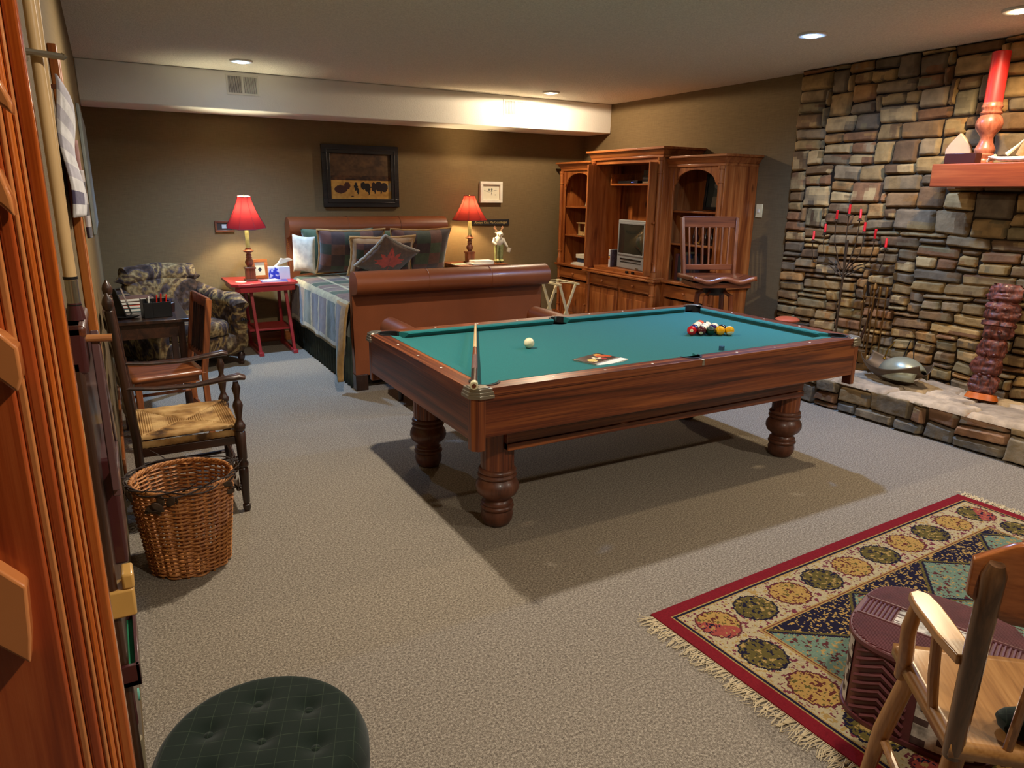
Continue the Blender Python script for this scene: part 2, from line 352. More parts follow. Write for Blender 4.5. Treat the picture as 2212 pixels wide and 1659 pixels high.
# ================================================================ POOL TABLE
L_,W_=2.235,1.1175
m,nt,b_=newmat('teal_billiard_cloth'); setp(b_,.9,0,.15)
v=coords(nt); n=N(nt,'ShaderNodeTexNoise'); n.inputs['Scale'].default_value=420; nt.links.new(v,n.inputs[0]); r=ramp(nt,[(.3,lin(20,92,90)),(.7,lin(30,112,110))]); nt.links.new(n.outputs[0],r.inputs[0]); nt.links.new(r.outputs[0],b_.inputs['Base Color']); b_.inputs['Sheen Weight'].default_value=.08; M['cloth']=m
def pool_table():
    t=thing('pool_table','wooden pool table with teal cloth and heavy turned legs','pool table')
    zc,zt=.735,.765
    corners=[((-.028,-.028),45),((L_+.028,-.028),135),((L_+.028,W_+.028),225),((-.028,W_+.028),315)]; mids=[((L_/2,-.045),90),((L_/2,W_+.045),270)]
    def arc(c,r,a0,a1,n=10): return [(c[0]+r*math.cos(math.radians(a0+(a1-a0)*k/n)),c[1]+r*math.sin(math.radians(a0+(a1-a0)*k/n))) for k in range(n+1)]
    # bed with corner bites
    e=.02; poly=[]
    import math as _m
    def bite(c,r,box):  # clip handled by explicit angles
        pass
    x0,y0,x1,y1=-e,-e,L_+e,W_+e; r=.062
    def ang(dx,dy): return math.degrees(math.atan2(dy,dx))
    # corner 0: arc from (x0, y) to (x, y0)
    s=math.sqrt(r*r-(.008)**2)
    def cpts(c,px,py):
        dx=x0-c[0] if px<0 else x1-c[0]; dy=y0-c[1] if py<0 else y1-c[1]
        return dx,dy
    poly+=arc(corners[0][0],r,ang(.008,s),ang(s,.008))
    poly+=arc(mids[0][0],.058,180-26,26)
    poly+=arc(corners[1][0],r,180-ang(s,.008),180-ang(.008,s))
    poly+=arc(corners[2][0],r,180+ang(.008,s),180+ang(s,.008))
    poly+=arc(mids[1][0],.058,-26,-154)
    poly+=arc(corners[3][0],r,-ang(s,.008),-ang(.008,s))
    b=B(); b.prism(poly,zc-.03,zc); bmesh.ops.triangulate(b.bm,faces=[f for f in b.bm.faces if len(f.verts)>4]); b.build('slate_bed_cloth',M['cloth'],t)
    # cushions
    def cushion(p0,p1,nx,ny,e0,e1,name='cushion'):
        # p0->p1 along nose; (nx,ny) outward ; e0,e1 = end cut offsets at outer side
        d=Vector((p1[0]-p0[0],p1[1]-p0[1])).normalized(); b=B()
        def pt(base,off,ext,z): return (base[0]+nx*off+d.x*ext,base[1]+ny*off+d.y*ext,z)
        prof=[(0,zt-.006),(.006,zt),(.05,zt+.001),(.05,zc),(.022,zc)]
        b.rings([[pt(p0,o,-e0*o/.05,z) for o,z in prof],[pt(p1,o,e1*o/.05,z) for o,z in prof]]); b.build(name,M['cloth'],t)
    g=.075
    cushion((g,0),(L_/2-.062,0),0,-1,.05,.018); cushion((L_/2+.062,0),(L_-g,0),0,-1,.018,.05)
    cushion((g,W_),(L_/2-.062,W_),0,1,.05,.018); cushion((L_/2+.062,W_),(L_-g,W_),0,1,.018,.05)
    cushion((0,g),(0,W_-g),-1,0,.05,.05); cushion((L_,g),(L_,W_-g),1,0,.05,.05)
    # wood rails
    o=.135; i=.049; rc=.066
    def rail(pts,mat,name='rail'):
        b=B(); b.prism(pts,zt-.036,zt); bmesh.ops.triangulate(b.bm,faces=[f for f in b.bm.faces if len(f.verts)>4]); b.build(name,mat,t,bevel=.006)
    def mir(P,fx,fy): return [((L_-x) if fx else x,(W_-y) if fy else y) for x,y in P]
    c=(-.028,-.028); ca=math.degrees(math.asin((i-.028)/rc)) # inner edge crossing
    long=[(-o+.002,-o),(L_+o-.002,-o)]
    long+=[(L_+.028-rc*math.cos(math.radians(a)),-.028+rc*math.sin(math.radians(a))) for a in np.linspace(-45,-ca,8)][::1] if False else []
    A=[(-.028+rc*math.cos(math.radians(a)),-.028+rc*math.sin(math.radians(a))) for a in np.linspace(-ca,-135,12)]
    Bm=[(L_/2+.060*math.cos(math.radians(a)),-.045+.060*math.sin(math.radians(a))) for a in np.linspace(-4,-176,12)]
    q=.030; P=[(-o+q/2,-o+q/2),(-o+q,-o),(L_+o-q,-o),(L_+o-q/2,-o+q/2)]+[(L_-x,y) for x,y in A[::-1]]+Bm+A
    for fy in (0,1): rail(mir(P,0,fy),M['rosex'])
    A2=[(-.028+rc*math.cos(math.radians(a)),-.028+rc*math.sin(math.radians(a))) for a in np.linspace(90+ca,225,12)]
    P=[(-o+q/2,-o+q/2),(-o,-o+q),(-o,W_+o-q),(-o+q/2,W_+o-q/2)]+[(x,W_-y) for x,y in A2[::-1]]+A2
    for fx in (0,1): rail(mir(P,fx,0),M['rosey'])
    # pockets
    for (c,a) in corners+mids:
        b=B(); k=120 if (c,a) in corners else 92; rr=.064 if (c,a) in corners else .058; 
        inn=arc(c,rr-.006,a+180-k,a+180+k,24); out=arc(c,rr+.004,a+180-k,a+180+k,24)
        b.rings([[ (x,y,z) for (x,y),(X,Y) in zip(inn,out) for z in ()] or [(q[0],q[1],zz) for q,zz in ((pi,.655),(po,.655),(po,zt+.003),(pi,zt+.003))] for pi,po in zip(inn,out)])
        b.lathe([(.65,rr-.004),(.658,rr-.004)],24,c[0],c[1]); b.build('pocket',M['blackl'],t)
    # sights
    for k in (1,2,3,5,6,7):
        for y in (-.094,W_+.094): B().at((L_*k/8,y,0)).lathe([(zt-.001,.0062),(zt+.0012,.0062)],12).build('sight',M['white'],t)
    for k in (1,2,3):
        for x in (-.094,L_+.094): B().at((x,W_*k/4,0)).lathe([(zt-.001,.0062),(zt+.0012,.0062)],12).build('sight',M['white'],t)
    # corner caps
    for sx,sy,X,Y in ((-1,-1,-o,-o),(1,-1,L_+o,-o),(1,1,L_+o,W_+o),(-1,1,-o,W_+o)):
        b=B()
        for off,z0,z1 in ((.009,.722,.737),(.006,.737,.751),(.002,.751,.7655),(-.006,.7655,.7695)):
            a=.088+off*1.0; q=.030
            P=[(off,-a),(off,-q+off*.4),(q-off*.4-.0+0,off)][:0]
            P=[(off,-a),(off,-q),(-q,off),(-a,off),(-a,-.012-0),( -.02,-.045),(-.045,-.02)][:4]+[(-a,-.03),(-.03,-.052)][:0]
            P=[(off,-a),(off,-q),(-q,off),(-a,off),(-a+.004,-.042),(-.054,-.054),(-.042,-a+.004)]
            b.prism([(X+sx*px,Y+sy*py) for px,py in P],z0,z1)
        b.build('corner_cap',M['pewter'],t,bevel=.0015,seg=1)
    # pocket clips on middle of long rails
    for y,s in ((-o,-1),(W_+o,1)): B().box((L_/2+.002,min(y+s*.002,y-s*.045),.733),(L_/2+.018,max(y+s*.002,y-s*.045),.7665)).build('pocket_clip',M['steel'],t,bevel=.002)
    # apron
    ao=.128; az=.548
    for y0,y1 in ((-ao,-ao+.025),(W_+ao-.025,W_+ao)): B().box((-ao+.02,y0,az),(L_+ao-.02,y1,.73)).build('apron',M['rosex'],t,bevel=.003)
    for x0,x1 in ((-ao,-ao+.025),(L_+ao-.025,L_+ao)): B().box((x0,-ao+.02,az-.012),(x1,W_+ao-.02,.73)).build('apron',M['rosey'],t,bevel=.003)
    for sx,sy,X,Y in ((-1,-1,-ao,-ao),(1,-1,L_+ao,-ao),(1,1,L_+ao,W_+ao),(-1,1,-ao,W_+ao)):
        B().prism([(X+sx*px,Y+sy*py) for px,py in ((.001,-.055),(.001,-.022),(-.022,.001),(-.055,.001),(-.055,-.055))],.49,.7225).build('apron_corner',M['rosez'],t,bevel=.003)
    # lower cabinet frame
    for y0,y1 in ((.03,.06),(W_-.06,W_-.03)):
        b=B(); b.box((.12,y0,.405),(L_-.12,y1,.62)); b.box((.12,y0-.008,.405),(L_-.12,y1+.008,.44)); b.build('lower_beam',M['rosex'],t,bevel=.003)
    for x0,x1 in ((.06,.09),(L_-.09,L_-.06)): B().box((x0,.12,.42),(x1,W_-.12,.62)).build('lower_beam',M['rosey'],t,bevel=.003)
    B().box((.1,.06,.62),(L_-.1,W_-.06,.70)).build('slate_frame',M['darkx'],t)
    prof=[(0,.052),(.008,.062),(.03,.074),(.055,.078),(.078,.073),(.083,.071),(.086,.078),(.096,.082),(.104,.078),(.107,.073),(.112,.076),(.119,.075),(.124,.066),(.134,.062),(.145,.070),(.165,.094),(.19,.105),(.212,.103),(.232,.092),(.243,.082),(.247,.083),(.251,.092),(.259,.094),(.266,.088),(.269,.084),(.273,.090),(.282,.092),(.29,.086),(.294,.078)]
    for x in (.125,L_-.125):
        for y in (.135,W_-.135):
            lg=B().at((x,y,0)).lathe(prof,32).build('leg',M['legs'],t,angle=50)
            B().at((x,y,0)).lathe([(.294,.078),(.56,.078)],72,flute=.03,nf=18).build('fluted_block',M['rosez'],lg,angle=60)
    return t
pool_table()
# ---- cue, balls
def cue():
    a=Vector((-.130,-.135,.7845)); b_=Vector((.515,1.150,.7735)); d=(b_-a); Ln=d.length; u=d/Ln
    t=thing('pool_cue','two-tone pool cue lying across the left end of the teal table','pool cue',a)
    t.rotation_mode='QUATERNION'; t.rotation_quaternion=Vector((0,1,0)).rotation_difference(u)
    def seg(s0,s1,r0,r1,name,mat):
        B().tube([(0,s0,0),(0,s1,0)],[r0,r1],16).build(name,mat,t)
    seg(-.0,.035,.0165,.0165,'butt_cap',M['cream']); 
    B().tube([(0,-.004,0),(0,.001,0)],[.009,.009],16).build('bumper',M['midy'],t)
    seg(.035,.26,.0162,.0148,'butt',M['darky']); seg(.26,.55,.0148,.0132,'wrap',plain('speckled_wrap',lin(96,66,58),.7,var=.5,vs=260)); seg(.55,.72,.0132,.0112,'forearm',M['midy']); seg(.72,.735,.0114,.0114,'joint',M['steel'])
    seg(.735,Ln-.02,.0108,.0066,'shaft',plain('maple',lin(205,170,120),.35)); seg(Ln-.02,Ln,.0066,.0064,'ferrule',M['white'])
cue()
R=.0286; zb=.735+R
ballmesh={}
def ballmat(name,c,stripe=False):
    m,nt,b=newmat(name); setp(b,.08,0,.5,.5,.05)
    if not stripe: 
        b.inputs['Base Color'].default_value=c; return m
    tc=N(nt,'ShaderNodeTexCoord'); sp=N(nt,'ShaderNodeSeparateXYZ'); nt.links.new(tc.outputs['Object'],sp.inputs[0]); ab=N(nt,'ShaderNodeMath',operation='ABSOLUTE'); nt.links.new(sp.outputs[2],ab.inputs[0])
    ls=N(nt,'ShaderNodeMath',operation='LESS_THAN'); ls.inputs[1].default_value=.0165; nt.links.new(ab.outputs[0],ls.inputs[0]); mx=N(nt,'ShaderNodeMix',data_type='RGBA'); nt.links.new(ls.outputs[0],mx.inputs[0]); mx.inputs[6].default_value=lin(232,220,180); mx.inputs[7].default_value=c; nt.links.new(mx.outputs[2],b.inputs['Base Color']); return m
tag(B().ball((0,0,0),R,32,20).build('cue_ball',ballmat('ivory',lin(232,222,184)),loc=(.555,.582,zb)),'plain ivory cue ball alone on the left half of the cloth','billiard ball')
def rack():
    cs={'yellow':lin(226,160,10),'blue':lin(18,20,90),'red':lin(190,14,22),'purple':lin(48,20,70),'orange':lin(226,88,40),'green':lin(8,44,26),'maroon':lin(74,12,18),'black':lin(10,10,12)}
    a=Vector((1.612,.465)); e=Vector((1.818,.366)); d=(e-a).normalized(); n=Vector((-d.y,d.x)); s=.0574
    rows=[[('red',0,3),('maroon',0,7),('green',0,6),('yellow',0,1),('yellow',1,9)],[('blue',0,2),('green',1,14),('purple',0,4),('black',0,8)],[('orange',1,13),('blue',1,10),('red',1,11)],[('maroon',1,15),('purple',1,12)],[('orange',0,5)]]
    pos=['left end of the front row','second in the front row','middle of the front row','fourth in the front row','right end of the front row']
    p2=['left end of the second row','second in the second row','third in the second row','right end of the second row']; p3=['left in the third row','middle of the third row','right in the third row']; p4=['left in the fourth row','right in the fourth row']; p5=['at the far tip']
    PP=[pos,p2,p3,p4,p5]
    for j,row in enumerate(rows):
        for i,(c,st,num) in enumerate(row):
            p=a+d*s*(i+j*.5)+n*(s*.866*j)
            nm=('striped_' if st else 'solid_')+'ball_'+c
            if nm not in bpy.data.materials: ballmat(nm,cs[c],bool(st))
            lab=('cream ball with '+c+' stripe' if st else 'solid '+c+' ball')+', '+PP[j][i]+' of the racked triangle'
            if j==4: lab='solid orange ball at the far tip of the racked triangle'
            o=B().ball((0,0,0),R,24,16).build('pool_ball',bpy.data.materials[nm],loc=(p.x,p.y,zb)); 
            o.rotation_euler=(rnd.uniform(.3,1.2) if st else 0,rnd.uniform(-.4,.4) if st else 0,0)
            if nm=='striped_ball_yellow': o.rotation_euler=(-.55,.25,0)
            tag(o,lab,'billiard ball','balls racked in a triangle')
            if j==0 and num in (3,7):
                dr=Vector((-1.35-p.x,-2.6-p.y,.8)).normalized() if num==3 else Vector((-1.35-p.x,-2.6-p.y,-1.7)).normalized()
                if num==3: dr=(dr+Vector((-.02,0,.0))).normalized()
                q=Vector((0,0,1)).rotation_difference(dr)
                b=B(); b.M=q.to_matrix().to_4x4(); rr=[(R+.0004)*1]
                b.rings([[(.0095*k*math.cos(2*PI*i2/20),.0095*k*math.sin(2*PI*i2/20),math.sqrt(R*R-(.0095*k)**2)+.0003) for i2 in range(20)] for k in (1,.6,.05)])
                so=b.build('number_spot',M['cream'],o)
                tm=text_mesh('numeral',str(num),.013,M['black'],so,dr*(R+.0005),(0,0,0),.0002); tm.rotation_mode='QUATERNION'
                # orient upright
                z=dr; x=Vector((0,0,1)).cross(z).normalized(); y=z.cross(x); tm.rotation_quaternion=Matrix((x,y,z)).transposed().to_quaternion()
rack()
def chalk_mag():
    b=B(); b.box((-.011,-.011,0),(.011,.011,.022)); t=b.build('chalk_cube',plain('blue_paper',lin(30,70,96),.8),loc=(1.365,-.018,.765),bevel=.001); t.rotation_euler=(0,0,.3)
    B().lathe([(.022,.007),(.0225,.0065)],12).build('chalk_top',plain('chalk_blue',lin(20,90,110),.95),t); tag(t,'small blue cube of cue chalk on the near cushion by the side pocket','chalk')
    w,h=.21,.155
    def cf(u,v):
        c=lin(58,52,50)
        for (cx,cy,r,cc) in ((.26,.42,.13,lin(236,206,120)),(.55,.55,.12,lin(238,225,190)),(.56,.56,.05,lin(40,34,30)),(.82,.80,.11,lin(240,170,70)),(.95,.5,.13,lin(214,90,50)),(.75,.6,.12,lin(206,92,54)),(.62,.3,.07,lin(190,60,66)),(.18,.2,.04,lin(240,230,210))):
            if (u-cx)**2+((v-cy)*.74)**2<r*r: c=cc
        if v<.10+.0*u: c=lin(150,138,120)
        return c
    t=thing('billiards_booklet','thin booklet with billiard balls on its cover lying on the teal cloth','booklet',(.662,.052,.7352),rz=.32)
    b=B(); b.box((0,0,0),(w,h+.03,.006)); b.build('pages',M['paper'],t)
    b=B(); b.grid(lambda u,v:((-.004+u*w),(.045+v*(h-.01)),.0068+.0*u),40,30,cf); b.build('cover',vcol('glossy_print',.25,.5,.4,.02,30,.02),t,thick=.0006)
chalk_mag()
# ================================================================ BED AND NIGHT TABLES
def smooth(t): t=max(0,min(1,t)); return t*t*(3-2*t)
def bed():
    t=thing('sleigh_bed','brown leather sleigh bed with rolled headboard and footboard','bed',(0,0,0))
    def scroll(y,top,rr,dirn,name,x0,x1,zb=.12,fl=0):
        # sleigh profile in yz: panel rising then curling outwards (dirn=-1 toward camera)
        P=[]; c=(y+dirn*rr*.75,top-rr)
        th=.055
        outer=[(y+dirn*.03,zb),(y+dirn*.0,zb+.25),(y+dirn*.01,top-rr*1.9)]
        pr=[(y+dirn*.01-dirn*th,zb),(y-dirn*th*.9,zb+.25),(y-dirn*th*.8,top-rr*1.6)]
        a0=math.pi*(1.0)
        arcp=[(c[0]-dirn*rr*1.12*math.cos(a),c[1]+rr*math.sin(a)) for a in np.linspace(0,math.pi*1.32,18)]
        poly=pr+arcp+[(y+dirn*.02,top-rr*2.05)]+outer[::-1][1:]
        b=B(); b.prism(poly,x0,x1,'x'); bmesh.ops.triangulate(b.bm,faces=[f for f in b.bm.faces if len(f.verts)>4]); return b.build(name,M['leather'],t,angle=28,bevel=.008)
    hb=scroll(4.86,1.285,.105,-1,'headboard',.215,1.925)
    fb=scroll(2.74,.950,.092,-1,'footboard',.23,1.95)
    # seams on roll
    for y,z,rr,o in ((4.86-.079,1.18,.108,hb),(2.74-.069,.858,.095,fb)):
        for x in (.82,1.38): B().tube([(x,y+rr*1.1*math.cos(a),z+rr*math.sin(a)) for a in np.linspace(.1,3.9,14)],.0022,5).build('seam',M['leather'],o)
    b=B()
    for k in range(34): b.ball((.222,4.83,.42+k*.02),.005,6,4)
    b.build('nail_heads',M['brass'],hb)
    for x in (.27,1.87):
        for y in (2.74,4.85): B().box((x-.045,y-.045,0),(x+.055,y+.04,.13)).build('foot',M['darkz'],t,bevel=.004)
    for x in (.26,1.88): B().box((x,2.76,.20),(x+.03,4.82,.34)).build('side_rail',M['leather'],t,bevel=.01)
    B().box((.28,2.78,.28),(1.87,4.80,.62)).build('mattress',M['white'],t,bevel=.04,seg=3)
    # bed skirt, pleated, left side
    b=B(); b.grid(lambda u,v:(.238-.012*math.sin(u*150)*(1-v*.4)-.01*(1-v),2.80+u*2.0,.005+v*.40),260,4)
    b2=B(); b2.grid(lambda u,v:(1.912+.012*math.sin(u*150)*(1-v*.4),2.80+u*2.0,.005+v*.40),160,3)
    b.build('bed_skirt',plain('dark_green_stripe',lin(44,52,42),.85,var=.4,vs=14),t,thick=.003); b2.build('bed_skirt',bpy.data.materials['dark_green_stripe'],t,thick=.003)
bed()
PATCH=[lin(104,86,74),lin(52,64,44),lin(100,76,64),lin(86,74,68),lin(56,70,50),lin(118,94,68)]
CREAM=lin(164,150,114); TAN=lin(150,116,66)
M['quilt']=vcol('patchwork_quilt',.85,.2,0,.5,55,.14,22,.2)
M['velvet']=vcol('velvet_patch',.7,.3,0,.25,80,.14,18,.5)
def quilt():
    # path across the bed: left hem -> up -> top -> right hem
    top=.70; xl,xr=.205,1.945; hem=.36
    pts=[]; 
    def prof(s,v):
        # s in 0..1 across; side length .34, radius
        L1=.36; R=.06; W=xr-xl-2*R; tot=2*L1+math.pi*R+W; d=s*tot
        flare=.035
        if d<L1: k=1-d/L1; x=xl-flare*k*(.6+.6*math.sin(v*19+1)*.5); z=top-R-(L1-d)*1.0
        elif d<L1+math.pi*R/2: a=(d-L1)/R; x=xl+R-R*math.cos(a); z=top-R+R*math.sin(a)
        elif d<L1+math.pi*R/2+W: q=(d-L1-math.pi*R/2)/W; x=xl+R+q*W; z=top+.02*math.sin(q*PI)
        elif d<L1+math.pi*R+W: a=(d-L1-math.pi*R/2-W)/R; x=xr-R+R*math.sin(a); z=top-R+R*math.cos(a)
        else: k=(d-L1-math.pi*R-W)/L1; x=xr+flare*k; z=top-R-k*L1
        return x,z,d,tot
    def fn(u,v):
        x,z,d,tot=prof(u,v); y=2.80+v*1.86
        puff=.006*math.sin(v*1.86/.27*2*PI)*(1 if d<.40 else .4)
        if d<.36: x-=.5*puff+.006*vn(v*30,u*60); z+=.012*math.sin(v*22)
        else: z+=.006*vn(u*30,v*30)+.3*puff
        return (x,y,z)
    def cf(u,v):
        x,z,d,tot=prof(u,v); d=min(d,tot-d); y=v*1.86
        if d<.055: return CREAM
        if d<.36:
            k=int(y/.27); f=(y/.27)%1
            if f<.04 or f>.96: return CREAM
            return PATCH[k%6]
        if d<.42: return CREAM
        k=int(y/.2); j=int(d/.2); fy=(y/.2)%1; fx=(d/.2)%1
        if fy<.05 or fx<.05: return CREAM
        return PATCH[(k*2+j*3)%6]
    b=B(); b.grid(fn,90,110,cf)
    # golden corner flap trailing at the foot end
    def fl(u,v):
        w=.26*(1-v)**.6+.02
        return (.150-.035*math.sin(v*2)-.03*math.sin(u*3.1)*(.3+v)+.03*(1-v), 2.66+.0+u*w+.01*math.sin(v*9), .70-v*.60)
    b.grid(fl,12,26,lambda u,v: TAN if (u<.42 or v<.05) else (lin(90,84,84) if v<.55 else lin(84,96,78)))
    tag(b.build('quilt',M['quilt'],thick=.014,angle=60),'patchwork quilt in mauve and green with cream edging on the sleigh bed','quilt')
quilt()
def pillow(label,c,w,h,th,colf,lean,rz=0,rot=0,name='pillow',trim=None,cat='pillow',n=26,group='pillows heaped on the bed',mat=None):
    t=thing(name,label,cat,c,rz,group)
    b=B(); Q=Matrix.Rotation(-lean,4,'X')@Matrix.Rotation(rot,4,'Y'); 
    def fn(sgn):
        def g(u,v):
            x,y=2*u-1,2*v-1
            k=(max(0,1-abs(x)**3.0))**.5*(max(0,1-abs(y)**3.0))**.5
            pin=1-.07*(1-abs(x)**2)*0-.09*(abs(y)**6*(1-x*x)); pin2=1-.09*(abs(x)**6*(1-y*y))
            p=Q@Vector((x*w/2*pin2,sgn*(th/2)*k*(.92+.16*vn(u*4,v*4,3)),y*h/2*pin)); return p
        return g
    b.grid(fn(-1),n,n,colf); b.grid(fn(1),n,n,colf); bmesh.ops.remove_doubles(b.bm,verts=b.bm.verts,dist=.0004)
    b.build('cushion_body',mat or M['velvet'],t,angle=80)
    if trim:
        pr=[]; 
        for k in range(60):
            a=k/60*4; i=int(a); f=a-i; xy=[(-1+2*f,-1),(1,-1+2*f),(1-2*f,1),(-1,1-2*f)][i]
            x,y=xy; pin=1-.09*(abs(y)**6*(1-x*x)); pin2=1-.09*(abs(x)**6*(1-y*y)); pr.append(Q@Vector((x*w/2*pin2,.004*math.sin(k*4),y*h/2*pin)))
        B().tube(pr,trim[1],8,closed=True).build('edging',trim[0],t,angle=80)
    return t
GREEN=lin(74,92,66)
def plaid(u,v):
    cs=[[lin(66,42,36),lin(52,60,40),lin(98,58,42),lin(60,40,38),lin(106,62,46)],[lin(98,58,42),lin(58,40,36),lin(66,74,48),lin(100,62,46),lin(52,60,40)],[lin(46,52,36),lin(96,62,46),lin(60,40,36),lin(72,80,52),lin(66,44,40)],[lin(92,54,42),lin(62,42,38),lin(50,58,40),lin(96,60,44),lin(56,40,36)]]
    return cs[min(3,int(v*4))][min(4,int(u*5))]
def leafc(u,v):
    # rotate 45: use diamond coords
    x,y=(u-.5),(v-.5); X=(x*.866+y*.5)*2; Y=(y*.866-x*.5)*2; 
    # maple leaf test, Y up
    X=abs(X)/1.25; Y=(Y-.06)/1.25
    base=lin(92,66,48) if (int(u*14)+int(v*14))%2 else lin(84,60,46)
    r=math.hypot(X,Y); a=math.degrees(math.atan2(Y,X))
    pts=[(-90,.50),(-84,.16),(-62,.30),(-48,.36),(-40,.30),(-22,.34),(-8,.50),(2,.40),(8,.56),(16,.38),(30,.30),(46,.50),(54,.42),(60,.24),(70,.36),(78,.42),(90,.66)]
    for (a0,r0),(a1,r1) in zip(pts,pts[1:]):
        if a0<=a<=a1:
            rr=r0+(r1-r0)*(a-a0)/(a1-a0)
            if a0==-90 and X>.025: return base
            if r<rr: return lin(190,58,34) if X>.008 else lin(96,22,16)
    return base
trim=plain('tan_fringe',lin(170,130,78),.9,var=.2,bmp=.5,bs=90); gtrim=plain('grey_braid',lin(150,138,122),.95,var=.6,vs=150,bmp=.9,bs=150)
cf=lambda c:(lambda u,v:c)
pillow('sage green pillow standing at the left against the headboard',(.66,4.62,.95),.74,.48,.17,cf(GREEN),-.28)
pillow('sage green pillow standing at the right against the headboard',(1.40,4.63,.94),.74,.46,.17,cf(lin(70,92,62)),-.28)
pillow('small cream pillow slumped at the left edge of the bed',(.30,4.50,.935),.24,.38,.10,cf(lin(214,208,186)),-.15,rz=-.7,rot=.1)
pillow('plaid patchwork sham at the left of the bed',(.725,4.36,.965),.67,.46,.18,plaid,-.34,rz=-.06,trim=(trim,.011))
pillow('plaid patchwork sham at the right of the bed',(1.45,4.37,.96),.70,.47,.20,plaid,-.34,rz=.1,trim=(trim,.009))
pillow('plaid pillow with thick tan trim in the middle of the bed',(.96,4.12,.935),.66,.40,.17,lambda u,v:(plaid(u,v) if .09<u<.91 and .1<v<.9 else lin(150,112,70)),-.36,trim=(trim,.013))
pillow('diamond-set pillow with a red maple leaf and grey braid edge',(.93,3.87,.93),.44,.44,.13,leafc,-.72,rot=PI/6,trim=(gtrim,.014),n=60)
# ---------------------------------------------------------------- bench at the foot
def bench():
    t=thing('leather_bench','brown leather bench with rolled arms between bed and pool table','bench',(1.03,2.10,0))
    B().box((-.60,-.24,.26),(.60,.24,.42)).build('seat',M['leather'],t,bevel=.03,seg=3)
    for s in (-1,1):
        b=B(); b.tube([(s*.63,-.28,.555),(s*.63,-.27,.555),(s*.63,.0,.56),(s*.63,.25,.56),(s*.63,.275,.56)],[.045,.075,.078,.078,.05],24); b.box((s*.63-.045,-.25,.24),(s*.63+.045,.25,.54)); b.build('arm',M['leather'],t)
        for y in (-.2,.2): B().at((s*.58,y,0)).lathe([(0,.018),(.24,.032)],12).build('leg',M['darkz'],t)
bench()
# ---------------------------------------------------------------- red table left
def red_table():
    t=thing('red_side_table','red painted trestle side table left of the bed','side table',(0,0,0))
    P=[(-.43,4.31),(-.37,4.245),(.13,4.29),(.185,4.33),(.185,4.84),(-.43,4.93)]
    B().prism(P,.672,.698).build('table_top',M['red'],t,bevel=.003)
    P2=[(-.39,4.33),(-.35,4.28),(.12,4.32),(.16,4.34),(.16,4.82),(-.40,4.88)]; B().prism(P2,.615,.672).build('apron',M['red'],t,bevel=.003)
    for x in (-.24,.08):
        lg=B(); 
        lg.bar((x,4.42,.615),(x+.03,4.33,.03),.035,.028,(1,0,0)); lg.bar((x,4.74,.615),(x+.03,4.86,.03),.035,.028,(1,0,0)); lg.box((x+.01,4.28,0),(x+.055,4.90,.035)); lg.build('trestle_leg',M['red'],t,bevel=.003)
    B().box((-.28,4.40,.225),(.12,4.78,.245)).build('shelf',M['red'],t,bevel=.003)
red_table()
def nightstand():
    t=thing('dark_nightstand','dark wooden nightstand right of the bed, mostly hidden by it','nightstand',(2.27,4.70,0))
    B().box((-.31,-.25,.735),(.31,.25,.762)).build('table_top',M['midx'],t,bevel=.004)
    B().box((-.28,-.23,.12),(.28,.24,.735)).build('cabinet',M['midz'],t,bevel=.004)
    for z in (.56,.38,.2): B().box((-.25,-.245,z-.06),(.25,-.23,z+.09)).build('drawer',M['midx'],t,bevel=.003)
    for x in (-.25,.25):
        for y in (-.2,.2): B().box((x-.03,y-.03,0),(x+.03,y+.03,.12)).build('leg',M['midz'],t)
nightstand()
